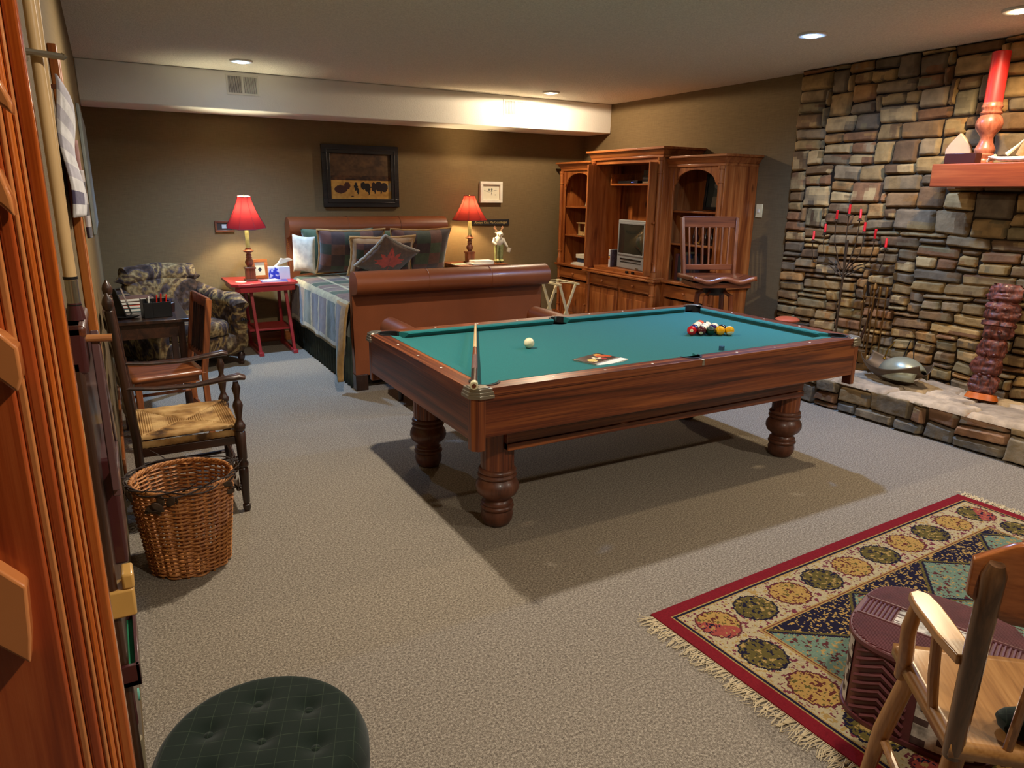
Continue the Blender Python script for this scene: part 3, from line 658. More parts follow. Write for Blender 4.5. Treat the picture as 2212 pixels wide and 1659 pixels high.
def lamp(loc,label,zt,zb_,tc,tp,power,col_,hsh):
    t=thing('table_lamp',label,'lamp',loc,group='red shaded bedside lamps')
    H=zb_-loc[2]
    B().box((-.055,-.055,0),(.055,.055,.018)).build('base_plate',M['midx'],t,bevel=.003)
    b=B(); b.box((-.042,-.042,.018),(.042,.042,.115)); b.box((-.05,-.05,.115),(.05,.05,.13)); b.lathe([(.13,.026),(.14,.022),(.155,.034),(.175,.040),(.195,.034),(.21,.022),(.22,.030),(.228,.022),(.245,.028),(.255,.018),(.268,.024),(.275,.045),(.285,.052),(.291,.03),(.30,.026),(.312,.026)],24)
    b.build('turned_column',M['midz'],t,bevel=.002,angle=50)
    B().lathe([(.312,.020),(H+.05,.0195)],20).build('candle_tube',plain('old_candle_green',lin(150,148,104),.5,var=.25,vs=30),t)
    # shade
    m,nt,b_=newmat('red_silk_shade'); nt.nodes.remove(b_); out=nt.nodes['Material Output']
    df=N(nt,'ShaderNodeBsdfDiffuse'); df.inputs[0].default_value=lin(120,26,34); tr=N(nt,'ShaderNodeBsdfTranslucent'); tr.inputs[0].default_value=(tc[0],tc[1],tc[2],1); mx=N(nt,'ShaderNodeMixShader'); mx.inputs[0].default_value=.42
    gm=N(nt,'ShaderNodeNewGeometry'); mc=N(nt,'ShaderNodeMix',data_type='RGBA'); nt.links.new(gm.outputs['Backfacing'],mc.inputs[0]); mc.inputs[6].default_value=lin(120,26,34); mc.inputs[7].default_value=lin(216,200,176); nt.links.new(mc.outputs[2],df.inputs[0]); nt.links.new(df.outputs[0],mx.inputs[1]); nt.links.new(tr.outputs[0],mx.inputs[2]); nt.links.new(mx.outputs[0],out.inputs[0])
    b=B(); n=8; z0,z1=H,zt-loc[2]; rr=[]
    for k in range(9):
        s=k/8; r=hsh*(1-s)**1.35+.062*(1-(1-s)**1.35); ring=[]
        for i in range(n):
            a0=2*PI*(i+.35)/n; a1=2*PI*(i+1.35)/n
            for q in range(4): 
                f=q/4; ring.append((r*(math.cos(a0)*(1-f)+math.cos(a1)*f),r*(math.sin(a0)*(1-f)+math.sin(a1)*f),z0+(z1-z0)*s))
        rr.append(ring)
    b.rings(rr,cap=False); sh=b.build('lamp_shade',m,t,angle=30)
    b=B()
    for i in range(n):
        a=2*PI*(i+.35)/n; b.tube([((hsh*(1-k/8)**1.35+.062*(1-(1-k/8)**1.35)+.001)*math.cos(a),(hsh*(1-k/8)**1.35+.062*(1-(1-k/8)**1.35)+.001)*math.sin(a),z0+(z1-z0)*k/8) for k in range(9)],.0016,5)
    b.tube(rr[0],.003,5,closed=True); b.tube(rr[-1],.003,5,closed=True); b.build('piping',plain('dark_red_piping',lin(70,14,20),.8),sh)
    zc=(z0+z1)/2
    if loc[0]<0: sh.matrix_local=Matrix.Translation((0,0,zc))@Matrix.Rotation(-.13,4,Vector((-.16,-.98,0)).cross(Vector((0,0,1))))@Matrix.Translation((0,0,-zc))
    B().ball((0,0,zc+.02),(.028,.028,.036),16,10).build('bulb',emis('bulb_glow',col_,tp),t)
    B().lathe([(H+.05,.012),(zc-.012,.012)],12).build('socket',M['brass'],t)
    B().tube([(-.062,0,z1-.004),(0,0,z1-.002),(.062,0,z1-.004)],.002,6).build('spider',M['brass'],t); B().lathe([(z1-.004,.004),(z1+.004,.009),(z1+.012,.004)],10).build('finial',M['brass'],t)
lamp((-.215,4.52,.698),'red paneled lamp on the red table left of the bed',1.482,1.203,(.032,.0026,.0024),800,0,(1,.91,.64,1),.186)
lamp((2.215,4.72,.762),'red paneled lamp on the nightstand right of the bed',1.505,1.240,(.048,.0060,.0042),680,0,(1,.74,.42,1),.196)
def framed(name,label,cat,c,w,h,fw,fd,fm,pic,rz=0,tilt=0,inner=None,res=(40,30),pm=None):
    """frame facing -y at c (center)"""
    t=thing(name,label,cat,c,rz)
    b=B(); b.at(rx=tilt)
    for (x0,x1,z0,z1) in ((-w/2,w/2,h/2-fw,h/2),(-w/2,w/2,-h/2,-h/2+fw),(-w/2,-w/2+fw,-h/2+fw,h/2-fw),(w/2-fw,w/2,-h/2+fw,h/2-fw)): b.box((x0,-fd,z0),(x1,0,z1))
    if inner:
        for (x0,x1,z0,z1) in ((-w/2+fw*.5,w/2-fw*.5,h/2-fw*.62,h/2-fw*.5),(-w/2+fw*.5,w/2-fw*.5,-h/2+fw*.5,-h/2+fw*.62),(-w/2+fw*.5,-w/2+fw*.62,-h/2+fw*.5,h/2-fw*.5),(w/2-fw*.62,w/2-fw*.5,-h/2+fw*.5,h/2-fw*.5)): b.box((x0,-fd-.006,z0),(x1,-fd+.002,z1))
    b.build('frame',fm,t,bevel=.003)
    b=B(); b.at(rx=tilt); b.grid(lambda u,v:(-w/2+fw*.9+u*(w-fw*1.8),-fd*.35,-h/2+fw*.9+v*(h-fw*1.8)),res[0],res[1],pic); b.build('picture',pm or M['print'],t)
    B().at(rx=tilt).box((-w/2+fw*.5,-fd*.3,-h/2+fw*.5),(w/2-fw*.5,0,h/2-fw*.5)).build('backing',M['black'],t)
    return t
M['print']=vcol('painted_canvas',.6,.3,0,.05,60,.05,20); M['paperprint']=vcol('printed_paper',.5,.3,0,.0,60,.02,20)
def herd(u,v):
    n=vn(u*9,v*9,1)*.6+vn(u*30,v*30,2)*.4
    if v>.52: c=mixc(lin(44,30,22),lin(104,74,46),n*.9); c=mixc(c,lin(120,96,60),.5*smooth((u-.75)*4)*n); return c
    if v>.42: return mixc(lin(40,22,18),lin(110,70,36),max(0,n-.35)*1.6)
    c=mixc(lin(150,104,44),lin(206,158,78),n)
    for (cx,cy,rx,ry,cc) in ((.17,.22,.10,.09,(60,30,24)),(.27,.30,.05,.08,(64,32,26)),(.41,.28,.03,.09,(28,22,24)),(.44,.19,.018,.07,(28,22,24)),(.53,.30,.045,.08,(30,24,24)),(.60,.27,.05,.10,(24,18,20)),(.62,.16,.015,.06,(24,18,20)),(.70,.28,.04,.1,(40,24,24)),(.78,.29,.06,.11,(36,22,24)),(.72,.18,.015,.05,(30,18,20)),(.87,.27,.06,.10,(38,24,26)),(.82,.18,.012,.05,(30,18,20)),(.97,.28,.03,.09,(176,156,124)),(.35,.07,.03,.01,(70,40,24))):
        if ((u-cx)/rx)**2+((v-cy)/ry)**2<1+.5*(n-.5): return lin(*cc)
    return c
framed('framed_painting','dark framed landscape painting of a herd of dark animals over the bed','painting',(1.062,4.995,1.69),.83,.63,.085,.035,wood('ebony_frame',lin(14,12,12),lin(26,22,20),lin(40,34,30),'x',8,1,.35,.3),herd,inner=True,res=(90,70))
def birds(u,v):
    c=lin(226,220,196)
    br=.56+.05*math.sin(u*9+1)
    if .12<u<.88 and abs(v-br)<.012: c=lin(90,90,80)
    if .45<u<.6 and abs(u-.55+.12*(.55-v))<.012 and .3<v<.56: c=lin(100,100,88)
    for cx,cy,rx,ry in ((.40,.66,.05,.08),(.55,.67,.05,.09)):
        if ((u-cx)/rx)**2+((v-cy)/ry)**2<1: c=lin(110,116,104)
    if ((u-.76)/.03)**2+((v-.33)/.035)**2<1: c=lin(120,120,106)
    return c
framed('bird_picture','small white framed drawing of two birds on a branch','picture',(2.62,4.995,1.547),.29,.24,.034,.04,M['white'],birds,res=(60,50),pm=M['paperprint'])
framed('small_picture','small wooden framed picture partly hidden behind the left lamp shade','picture',(-.345,4.995,1.188),.18,.11,.02,.015,M['midx'],lambda u,v: lin(190,196,190) if (.35<u<.65 and .3<v<.7) else lin(52,44,38),res=(12,8))
t=tag(B().box((2.375,4.985,1.165),(2.875,5.0,1.235)).build('goodnight_sign',plain('black_board',lin(26,22,22),.6),bevel=.003),'narrow black wall sign with a bedtime phrase beside the right lamp','sign')
text_mesh('lettering','Always Kiss Me Goodnight',.040,plain('gold_paint',lin(190,170,110),.6),t,(2.625,4.984,1.20),(PI/2,0,0))
# things on the red table
framed('standing_photo_frame','pine photo frame with a bird picture standing on the red table','photo frame',(-.105,4.64,.795),.155,.185,.03,.018,M['pinex'],lambda u,v: lin(40,48,70) if ((u-.5)/.16)**2+((v-.45)/.14)**2<1 else lin(214,224,216),rz=.12,tilt=-.14,res=(24,20),pm=M['paperprint'])
def tissue():
    t=thing('tissue_box','blue and white tissue box with a tissue pulled up, on the red table','tissue box',(.065,4.60,.699),rz=-.08)
    b=B(); b.grid(lambda u,v:(-.10+u*.10,-.055,v*.115),16,16,lambda u,v: mixc(lin(30,50,170),lin(190,196,220),smooth((vn(u*6,v*6,2)-.35)*4+(v-.6)*3)))
    c=lambda u,v: lin(176,180,196)
    b.grid(lambda u,v:(0+u*.10,-.055,v*.115),4,4,c); b.grid(lambda u,v:(-.10+u*.20,.055,v*.115),4,4,c); b.grid(lambda u,v:(-.10,-.055+u*.11,v*.115),4,4,c); b.grid(lambda u,v:(.10,-.055+u*.11,v*.115),4,4,c); b.grid(lambda u,v:(-.10+u*.2,-.055+v*.11,.115),4,4,c)
    b.build('carton',M['paperprint'],t)
    b=B(); b.grid(lambda u,v:(-.02+.13*v*(.3+u)-.03*math.sin(u*3),-.03+.06*u+.012*math.sin(v*7+u*4),.115+.085*v-.05*v*(u-.5)**2*4*.6+.01*math.sin(u*9)*v),14,14); b.build('tissue',M['paper'],t,thick=.001,angle=80)
tissue()
def flatbook(label,c,w,d,h,m,rz=0,name='magazine',group=None,pages=True,cat=None):
    t=thing(name,label,cat or ('book' if name!='magazine' else 'magazine'),c,rz,group)
    B().box((-w/2,-d/2,0),(w/2,d/2,h)).build('cover',m,t,bevel=.0015)
    if pages: B().box((-w/2+.004,-d/2-.001,h*.18),(w/2-.002,d/2-.004,h*.82)).build('pages',M['paper'],t)
    return t
navy=plain('indigo_cover',lin(58,54,120),.35,var=.35,vs=20)
flatbook('indigo magazine lying at the front of the red table',(-.02,4.40,.6985),.24,.19,.008,navy,rz=-.15)
flatbook('pale magazine on top of the indigo magazine on the red table',(-.055,4.42,.7065),.17,.15,.004,plain('pale_cover',lin(190,184,200),.35,var=.3,vs=25),rz=.25)
tag(B().lathe([(0,.050),(.004,.050),(.0045,.047)],32).build('coaster',M['cream'],loc=(-.318,4.44,.698)),'round cream coaster near the front left of the red table','coaster')
# things on the right nightstand
flatbook('slim cream booklet at the left edge of the right nightstand',(2.03,4.60,.762),.17,.12,.006,plain('cream_cover',lin(220,212,170),.6,var=.2,vs=30))
flatbook('thin white book, lowest of the pair before the right lamp',(2.26,4.55,.762),.26,.17,.016,M['paper'],rz=.05,name='book')
flatbook('white book with a brown spine, upper of the pair before the right lamp',(2.285,4.56,.778),.24,.16,.026,plain('linen_white',lin(224,216,204),.6),rz=-.05,name='book')
def moose():
    t=thing('moose_figurine','pale standing moose figurine in green trousers holding a bucket','figurine',(2.545,4.64,.762))
    wh=plain('white_glaze',lin(226,220,204),.4); gr=plain('green_glaze',lin(140,146,96),.5,var=.3,vs=25)
    for s in (-1,1):
        B().tube([(s*.028,0,.03),(s*.03,0,.10),(s*.028,0,.17),(s*.022,0,.20)],[.022,.026,.03,.034],12).build('trouser_leg',gr,t)
        B().ball((s*.03,-.018,.022),(.028,.045,.022),14,8).build('shoe',gr,t)
    B().ball((0,0,.245),(.058,.045,.062),18,12).build('torso',wh,t)
    b=B(); b.tube([(-.05,0,.275),(-.075,-.01,.235),(-.05,-.045,.205)],[.02,.018,.013],10); b.build('arm',wh,t)
    b=B(); b.tube([(.05,0,.275),(.075,-.012,.225),(.10,-.03,.18)],[.02,.017,.011],10); b.build('arm',wh,t)
    hd=B().tube([(0,0,.295),(0,-.01,.33),(.004,-.035,.335),(.006,-.06,.315)],[.022,.032,.026,.022],12).build('head',wh,t)
    for s in (-1,1):
        b=B(); b.tube([(s*.018,0,.355),(s*.04,0,.375),(s*.052,0,.40),(s*.048,0,.415)],[.006,.009,.008,.003],8); b.tube([(s*.04,0,.375),(s*.032,0,.40)],[.006,.003],6); b.tube([(s*.046,0,.385),(s*.066,0,.395)],[.006,.003],6); b.build('antler',plain('antler_tan',lin(196,150,110),.6),hd)
        B().ball((s*.036,0,.34),(.014,.006,.009),8,6).build('ear',wh,hd)
    b=B(); b.at((.108,-.035,.12),ry=.3); b.lathe([(0,.022),(.05,.028)],16,cap=True); b.build('bucket',plain('bucket_cream',lin(206,196,176),.5),t)
    B().tube([(-.055,-.05,.0),(-.055,-.05,.21)],.004,6).build('walking_stick',M['brass'],t)
moose()
# ================================================================ MEDIA CABINETS along right wall (front faces -x, local: X=depth from wall outwards is -x)
def arch_panel(b,y0,y1,zt,zs,x0,x1,side=.055):
    """arched header cut into a board, from y0 to y1"""
    cy=(y0+y1)/2; r=(y1-y0)/2-side-.035; L=[(y0,zs-.06),(y0+side,zs-.06),(y0+side+.0005,zs-.02),(y0+side+.02,zs)]
    L+=[(cy-r*math.cos(a),zs+.005+(zt-.036-zs-.005)*math.sin(a)) for a in np.linspace(.12,PI-.12,20)]
    L+=[(y1-side-.02,zs),(y1-side-.0005,zs-.02),(y1-side,zs-.06),(y1,zs-.06)]
    b.rings([[(x0,y,zt),(x1,y,zt),(x1,y,z),(x0,y,z)] for y,z in L])
def column(t,x,y,z0,z1,r=.022,name='half_column'):
    B().at((x,y,0)).lathe([(z0,r*1.5),(z0+.05,r*1.5),(z0+.052,r*1.15),(z0+.06,r*1.25),(z0+.068,r),(z0+.14,r*.95),(z0+.143,r*1.2),(z0+.153,r*1.2),(z0+.156,r*.95),(z1-.15,r*.9),(z1-.147,r*1.15),(z1-.137,r*1.15),(z1-.134,r*.95),(z1-.03,r),(z1-.028,r*1.3),(z1,r*1.4)],16).build(name,M['pinez'],t,angle=50)
def door_panel(t,x,y0,y1,z0,z1,npan=1,knob=None,name='door'):
    b=B(); b.box((x-.02,y0,z0),(x,y1,z1)); fr=.05; g=(y1-y0-fr*(npan+1))/npan
    for k in range(npan):
        a=y0+fr+k*(g+fr)
        q=.012
        b.hexa([(x-.0195,a,z0+.06),(x-.0195,a,z1-.06),(x-.0195,a+g,z1-.06),(x-.0195,a+g,z0+.06),(x-.026,a+q,z0+.06+q),(x-.026,a+q,z1-.06-q),(x-.026,a+g-q,z1-.06-q),(x-.026,a+g-q,z0+.06+q)])
    d=b.build(name,M['pinez'],t,bevel=.002)
    if knob: knobm(d,x-.02,knob[0],knob[1])
def knobm(p,x,y,z):
    B().at((x,y,z),ry=-PI/2).lathe([(0,.008),(.012,.007),(.018,.015),(.026,.017),(.032,.012),(.034,.004)],14).build('knob',M['piney'],p,angle=60)
def drawer(t,x,y0,y1,z0,z1):
    b=B(); b.box((x-.02,y0,z0),(x,y1,z1)); q=.02
    b.hexa([(x-.02,y0,z0+.0),(x-.02,y0,z1),(x-.02,y1,z1),(x-.02,y1,z0+.0),(x-.036,y0+.004,z0+.004),(x-.022,y0+q,z1-q),(x-.022,y1-q,z1-q),(x-.036,y1-.004,z0+.004)])
    d=b.build('drawer',M['piney'],t,bevel=.0015); knobm(d,x-.025,(y0+y1)/2,(z0+z1)/2)
XW=3.937
def tower(y0,y1,xf,label,shelves,left):
    t=thing('tower_cabinet',label,'cabinet',(0,0,0)); cz=.715
    b=B(); b.box((xf,y0,0),(XW,y0+.02,1.82)); b.build('side_panel',M['pinez'],t,bevel=.002)
    B().box((xf,y1-.02,0),(XW,y1,1.82)).build('side_panel',M['pinez'],t,bevel=.002)
    B().box((XW-.015,y0+.02,0),(XW,y1-.02,1.82)).build('back_panel',M['pinez'],t)
    b=B(); b.box((xf,y0+.02,0),(xf+.02,y0+.075,1.80)); b.box((xf,y1-.075,0),(xf+.02,y1-.02,1.80)); arch_panel(b,y0+.02,y1-.02,1.81,1.645,xf+.001,xf+.021,.06); b.build('face_frame',M['pinez'],t,bevel=.0015)
    b=B(); b.box((xf-.012,y0-.004,1.80),(XW,y1+.004,1.825)); b.hexa([(xf-.012,y0-.004,1.825),(XW,y0-.004,1.825),(XW,y1+.004,1.825),(xf-.012,y1+.004,1.825),(xf-.045,y0-.04,1.88),(XW,y0-.04,1.88),(XW,y1+.004,1.88),(xf-.045,y1+.004,1.88)] if not left else [(xf-.012,y0-.004,1.825),(XW,y0-.004,1.825),(XW,y1+.004,1.825),(xf-.012,y1+.004,1.825),(xf-.045,y0-.004,1.88),(XW,y0-.004,1.88),(XW,y1+.04,1.88),(xf-.045,y1+.04,1.88)])
    ya,yb=(y0-.055,y1-.06) if not left else (y0+.06,y1+.055)
    b.box((xf-.06,ya,1.88),(XW,yb,1.902)); b.build('cornice',M['piney'],t,bevel=.004)
    ya,yb=(y0-.03,y1-.045) if not left else (y0+.045,y1+.03)
    B().box((xf-.055,ya,cz-.028),(XW,yb,cz)).build('counter_ledge',M['piney'],t,bevel=.006,seg=3)
    for z in shelves: B().box((xf+.03,y0+.02,z-.018),(XW-.015,y1-.02,z)).build('shelf',M['piney'],t,bevel=.002)
    yc=y1-.03 if left else y0+.03
    column(t,xf-.018,yc,cz,1.80); column(t,xf-.018,yc,.06,cz-.03)
    B().box((xf-.01,y0+.02,0),(xf+.02,y1-.02,.07)).build('plinth',M['piney'],t)
    drawer(t,xf,y0+.07,y1-.07,.545,.665); door_panel(t,xf,y0+.07,y1-.07,.08,.525,1,(y0+.10,.27) if left else None)
    return t
tower(2.185,2.93,3.52,'right pine tower cabinet with arched opening, beside the stone wall',(1.395,1.08),False)
tower(4.115,4.85,3.52,'left pine tower cabinet with arched opening, by the back wall',(1.395,1.06),True)
def media():
    t=thing('media_cabinet','wide pine media cabinet with open doors around the grey television','cabinet',(0,0,0)); xf,y0,y1=3.45,2.932,4.113; cz=.725
    for a,b_ in ((y0,y0+.025),(y1-.025,y1)): B().box((xf,a,0),(XW,b_,1.90)).build('side_panel',M['pinez'],t,bevel=.002)
    B().box((XW-.015,y0+.025,0),(XW,y1-.025,1.90)).build('back_panel',M['pinez'],t)
    B().box((xf,y0+.025,1.855),(XW,y1-.025,1.90)).build('top_rail',M['piney'],t)
    b=B(); b.box((xf-.02,y0-.01,1.895),(XW,y1+.01,1.918)); b.hexa([(xf-.02,y0-.01,1.918),(XW,y0-.01,1.918),(XW,y1+.01,1.918),(xf-.02,y1+.01,1.918),(xf-.045,y0-.04,1.972),(XW,y0-.04,1.972),(XW,y1+.04,1.972),(xf-.045,y1+.04,1.972)]); b.box((xf-.062,y0-.058,1.972),(XW,y1+.058,1.996)); b.build('cornice',M['piney'],t,bevel=.004)
    b=B(); b.box((xf-.075,y0-.04,cz-.045),(XW,y1+.04,cz-.02)); b.box((xf-.055,y0-.025,cz-.02),(XW,y1+.025,cz)); b.build('counter_ledge',M['piney'],t,bevel=.008,seg=3)
    B().box((xf+.0,y0+.09,cz),(XW-.02,y1-.09,cz+.032)).build('swivel_base',M['piney'],t,bevel=.003)
    for y in (y0+.035,y1-.035): column(t,xf-.008,y,cz,1.895,.024); column(t,xf-.02,y,.06,cz-.045,.026)
    for y in (3.005,4.045): 
        d=B().box((3.335,y-.011,cz+.015),(3.80,y+.011,1.852)).build('pocket_door',M['pinez'],t,bevel=.002)
        s=1 if y<3.5 else -1
        B().at((3.40,y-s*.011,1.27),rx=s*PI/2).lathe([(0,.008),(.012,.007),(.02,.014),(.03,.012),(.032,.004)],14).build('knob',M['piney'],d)
    b=B(); b.box((3.60,3.05,1.636),(XW-.02,3.975,1.655)); b.box((3.60,3.957,1.655),(XW-.02,3.975,1.76)); b.build('upper_shelf',M['piney'],t)
    B().box((xf-.015,y0+.02,0),(xf+.02,y1-.02,.07)).build('plinth',M['piney'],t)
    B().box((xf,y0+.02,.53),(xf+.02,y1-.02,.55)).build('rail',M['piney'],t)
    B().box((xf-.004,3.50,.07),(xf+.02,3.54,.68)).build('centre_stile',M['pinez'],t)
    ym=3.52
    drawer(t,xf,y0+.07,ym-.02,.548,.665); drawer(t,xf,ym+.02,y1-.07,.548,.665)
    door_panel(t,xf,y0+.07,ym-.02,.08,.525,2); door_panel(t,xf,ym+.02,y1-.07,.08,.525,2)
media()
def tv():
    t=thing('television','grey tube television with built-in tape deck on the pine media cabinet','television',(3.52,3.455,.757),rz=-.10)
    gr=plain('silver_grey_plastic',lin(146,148,150),.4,0,.5,.1,.03)
    # local: front faces -x
    b=B(); hy,h=.275,.52
    b.hexa([(0,-hy,0),(.06,-hy,0),(.06,hy,0),(0,hy,0),(0,-hy,h),(.06,-hy,h),(.06,hy,h),(0,hy,h)])
    b.hexa([(.06,-hy+.01,.01),(.36,-.16,.06),(.36,.16,.06),(.06,hy-.01,.01),(.06,-hy+.01,h-.005),(.36,-.16,h-.12),(.36,.16,h-.12),(.06,hy-.01,h-.005)])
    b.build('housing',gr,t,bevel=.012,seg=3)
    b=B(); 
    for (a0,a1,z0,z1) in ((-hy+.02,-hy+.04,.15,h-.03),(hy-.04,hy-.02,.15,h-.03),(-hy+.02,hy-.02,h-.045,h-.025),(-hy+.02,hy-.02,.145,.165)): b.box((-.008,a0,z0),(.0,a1,z1))
    b.build('screen_bezel',gr,t,bevel=.003)
    m,nt,b_=newmat('dark_crt_glass'); setp(b_,.06,0,.7,.3); b_.inputs['Base Color'].default_value=lin(38,40,36)
    b=B(); b.grid(lambda u,v:(-.004-.012*(1-(2*u-1)**2)*(1-(2*v-1)**2),hy-.04-u*(2*hy-.08),.165+v*(h-.21)),16,12); b.build('screen',m,t)
    B().box((-.006,-.20,.098),(.0,.2,.112)).build('tape_slot',M['black'],t); b=B(); b.box((-.004,-.20,.07),(.0,.2,.078)); b.build('button_strip',M['black'],t)
    b=B(); b.at((-.004,-.14,.02)); b.bc((0,0,0),(.008,.05,.012)); b.build('logo_plate',M['steel'],t)
tv()
def boxset(name,label,cat,c,s,m,rz=0,group=None,bev=.002): 
    o=B().box((-s[0]/2,-s[1]/2,0),(s[0]/2,s[1]/2,s[2])).build(name,m,loc=c,bevel=bev); o.rotation_euler=(0,0,rz); tag(o,label,cat,group); return o
def cabinet_items():
    # tapes beside tv
    def cv(u,v): 
        return lin(60,90,180) if .62<v<.68 else lin(236,200,50) if .54<v<.62 else lin(220,120,50) if .48<v<.54 else lin(190,40,40) if .42<v<.48 else lin(232,230,224)
    t=thing('video_tape','white boxed video tape with rainbow bands standing left of the television','video tape',(3.50,3.80,.757))
    B().box((0,-.012,0),(.11,.012,.19)).build('case',M['paper'],t,bevel=.001); b=B(); b.grid(lambda u,v:(-.0015,.0115-.023*u,v*.19),2,40,cv); b.build('spine_label',M['paperprint'],t)
    boxset('video_tape','dark boxed video tape standing against the left of the television','video tape',(3.56,3.772,.757),(.11,.025,.19),plain('mottled_box',lin(60,50,56),.5,var=.7,vs=50))
    for y,l in ((3.40,'left'),(3.30,'right')): tag(B().box((-.012,-.014,0),(.012,.014,.022)).build('swivel_stop',M['black'],loc=(3.437,y,.728),bevel=.002),'small black stop on the ledge in front of the television, '+l+' one','stop')
    # upper shelf
    for k in range(4): boxset('disc_case',('silver-edged','black','grey','black')[k]+' disc case, '+('lowest','second','third','topmost')[k]+' of the stack on the upper shelf','disc case',(3.70,3.36+.006*(k%2),1.6555+.021*k),(.15,.19,.0205),(M['steel'] if k==0 else M['black'] if k%2 else plain('grey_case%d'%k,lin(90,96,100),.3)),group='disc cases on the upper shelf')
    boxset('cable_box','black box with a pale lid on the disc stack of the upper shelf','box',(3.70,3.37,1.7405),(.13,.17,.05),plain('smoky_black',lin(30,34,38),.3,var=.6,vs=30))
    boxset('dark_player','black player with a tiny blue light on the upper shelf','player',(3.74,3.70,1.655),(.24,.34,.03),M['black'])
    p=B().ball((3.612,3.615,1.668),.004,8,6).build('power_light',emis('blue_led',(.1,.15,1,1),6)); tag(p,'tiny blue indicator light on the upper shelf of the media cabinet','indicator light')
    boxset('dark_box','small dark box with pale lower edge beside the right cabinet door','box',(3.68,3.13,1.667),(.12,.12,.07),plain('charcoal_box',lin(40,44,46),.4,var=.6,vs=30)); boxset('white_pad','white pad under the small dark box on the upper shelf','pad',(3.66,3.13,1.655),(.13,.14,.012),M['paper'])
    # left tower
    t=thing('beaded_photo_frame','silver photo frame with rope edge on the top shelf of the left tower','photo frame',(3.62,4.40,1.3955),rz=-PI/2-.25)
    b=B(); b.at(rx=-.22); 
    for (x0,x1,z0,z1) in ((-.11,.11,0,.055),(-.11,.11,.145,.19),(-.11,-.05,.055,.145),(.05,.11,.055,.145)): b.box((x0,-.006,z0),(x1,.006,z1))
    b.build('frame',plain('champagne_silver',lin(190,172,138),.4,.3),t)
    B().at(rx=-.22).tube([(-.108,-.008,.004),(.108,-.008,.004),(.108,-.008,.186),(-.108,-.008,.186)],.006,8,closed=True).build('rope_edge',plain('rope_tan',lin(200,180,140),.6,var=.5,vs=120),t)
    b=B(); b.at(rx=-.22); b.grid(lambda u,v:(-.05+u*.1,-.004,.055+v*.09),14,12,lambda u,v: lin(150,120,104) if ((u-.5)/.2)**2+((v-.62)/.22)**2<1 else lin(206,202,206) if v<.3 and abs(u-.5)<.35 else lin(96,100,108)); b.build('photo',M['paperprint'],t)
    b=B(); b.box((-.03,.02,0),(.03,.025,.15)); b.build('easel_leg',M['midz'],t)
    t=thing('wooden_lantern','small pale wooden lantern box with cut-out sides on the middle shelf','lantern',(3.62,4.43,1.0605),rz=-.1)
    wd=wood('birch',lin(150,112,64),lin(186,148,92),lin(206,172,116),'z',8,1,.6,.05)
    b=B(); 
    for x in (-.06,.06):
        for y in (-.07,.07): b.bc((x,y,.075),(.018,.018,.13))
    for (c,s) in (((0,0,.008),(.15,.17,.016)),((0,0,.145),(.17,.20,.012)),((-.062,0,.03),(.008,.13,.035)),((.062,0,.03),(.008,.13,.035)),((0,.07,.03),(.11,.008,.035)),((0,-.07,.03),(.11,.008,.035))): b.bc(c,s)
    b.build('housing',wd,t,bevel=.002); B().lathe([(.016,.03),(.06,.03)],16).build('inner_cup',M['brass'],t); B().at((0,0,.151)).lathe([(0,.012),(.014,.008)],10).build('finial',wd,t)
    flatbook('paperback lying flat, lowest of the pile in the left tower',(3.60,4.40,.7155),.22,.30,.022,M['paper'],rz=0,name='book',group=None)
    flatbook('white magazine, second of the pile in the left tower',(3.60,4.38,.738),.2,.25,.012,plain('glossy_white',lin(220,214,206),.4),rz=.08)
    flatbook('thick navy book, third of the pile in the left tower',(3.62,4.36,.7505),.18,.22,.048,plain('navy_cloth',lin(34,48,76),.6),name='book')
    flatbook('thick cream book, topmost of the pile in the left tower',(3.62,4.37,.799),.2,.24,.045,plain('cream_cloth',lin(222,216,196),.6),name='book')
    # right tower
    def port(u,v):
        if ((u-.55)/.14)**2+((v-.72)/.12)**2<1: return lin(122,118,110)
        if v<.62 and abs(u-.55-(.62-v)*.12)<.12+(.62-v)*.28: return lin(126,120,104) if v<.35 else lin(80,84,78)
        return lin(52,56,52)
    t=framed('portrait_photo','black framed portrait photo leaning in the arch of the right tower','photo frame',(3.74,2.50,1.575),.26,.34,.028,.018,M['black'],port,rz=-PI/2,tilt=-.08,res=(30,40),pm=M['paperprint'])
    for k in range(6):
        y=2.30+k*.058
        t=B().lathe([(0,.018),(.03,.022),(.07,.022),(.10,.009),(.15,.009),(.152,.011),(.16,.011)],12).build('miniature_bottle',plain('dark_glass%d'%k,lin(30+6*k,20,14),.15),loc=(3.64+.02*(k%2),2.36+k*.06,1.0805)); tag(t,'small dark miniature bottle, %s from the right on the middle shelf of the right tower'%('first','second','third','fourth','fifth','sixth')[k],'bottle','miniature bottles in the right tower')
    o=B(); o.at((3.63,2.50,1.24)); 
    t=thing('brass_bird','small brass bird on the middle shelf behind the stool slats','ornament',(3.56,2.51,1.08)); B().at(rz=PI/2).ball((0,0,.02),(.035,.014,.014),12,8).build('body',M['brass'],t); B().tube([(0,-.02,.02),(0,-.04,.05),(0,-.048,.085)],[.010,.006,.002],8).build('raised_tail',M['brass'],t)
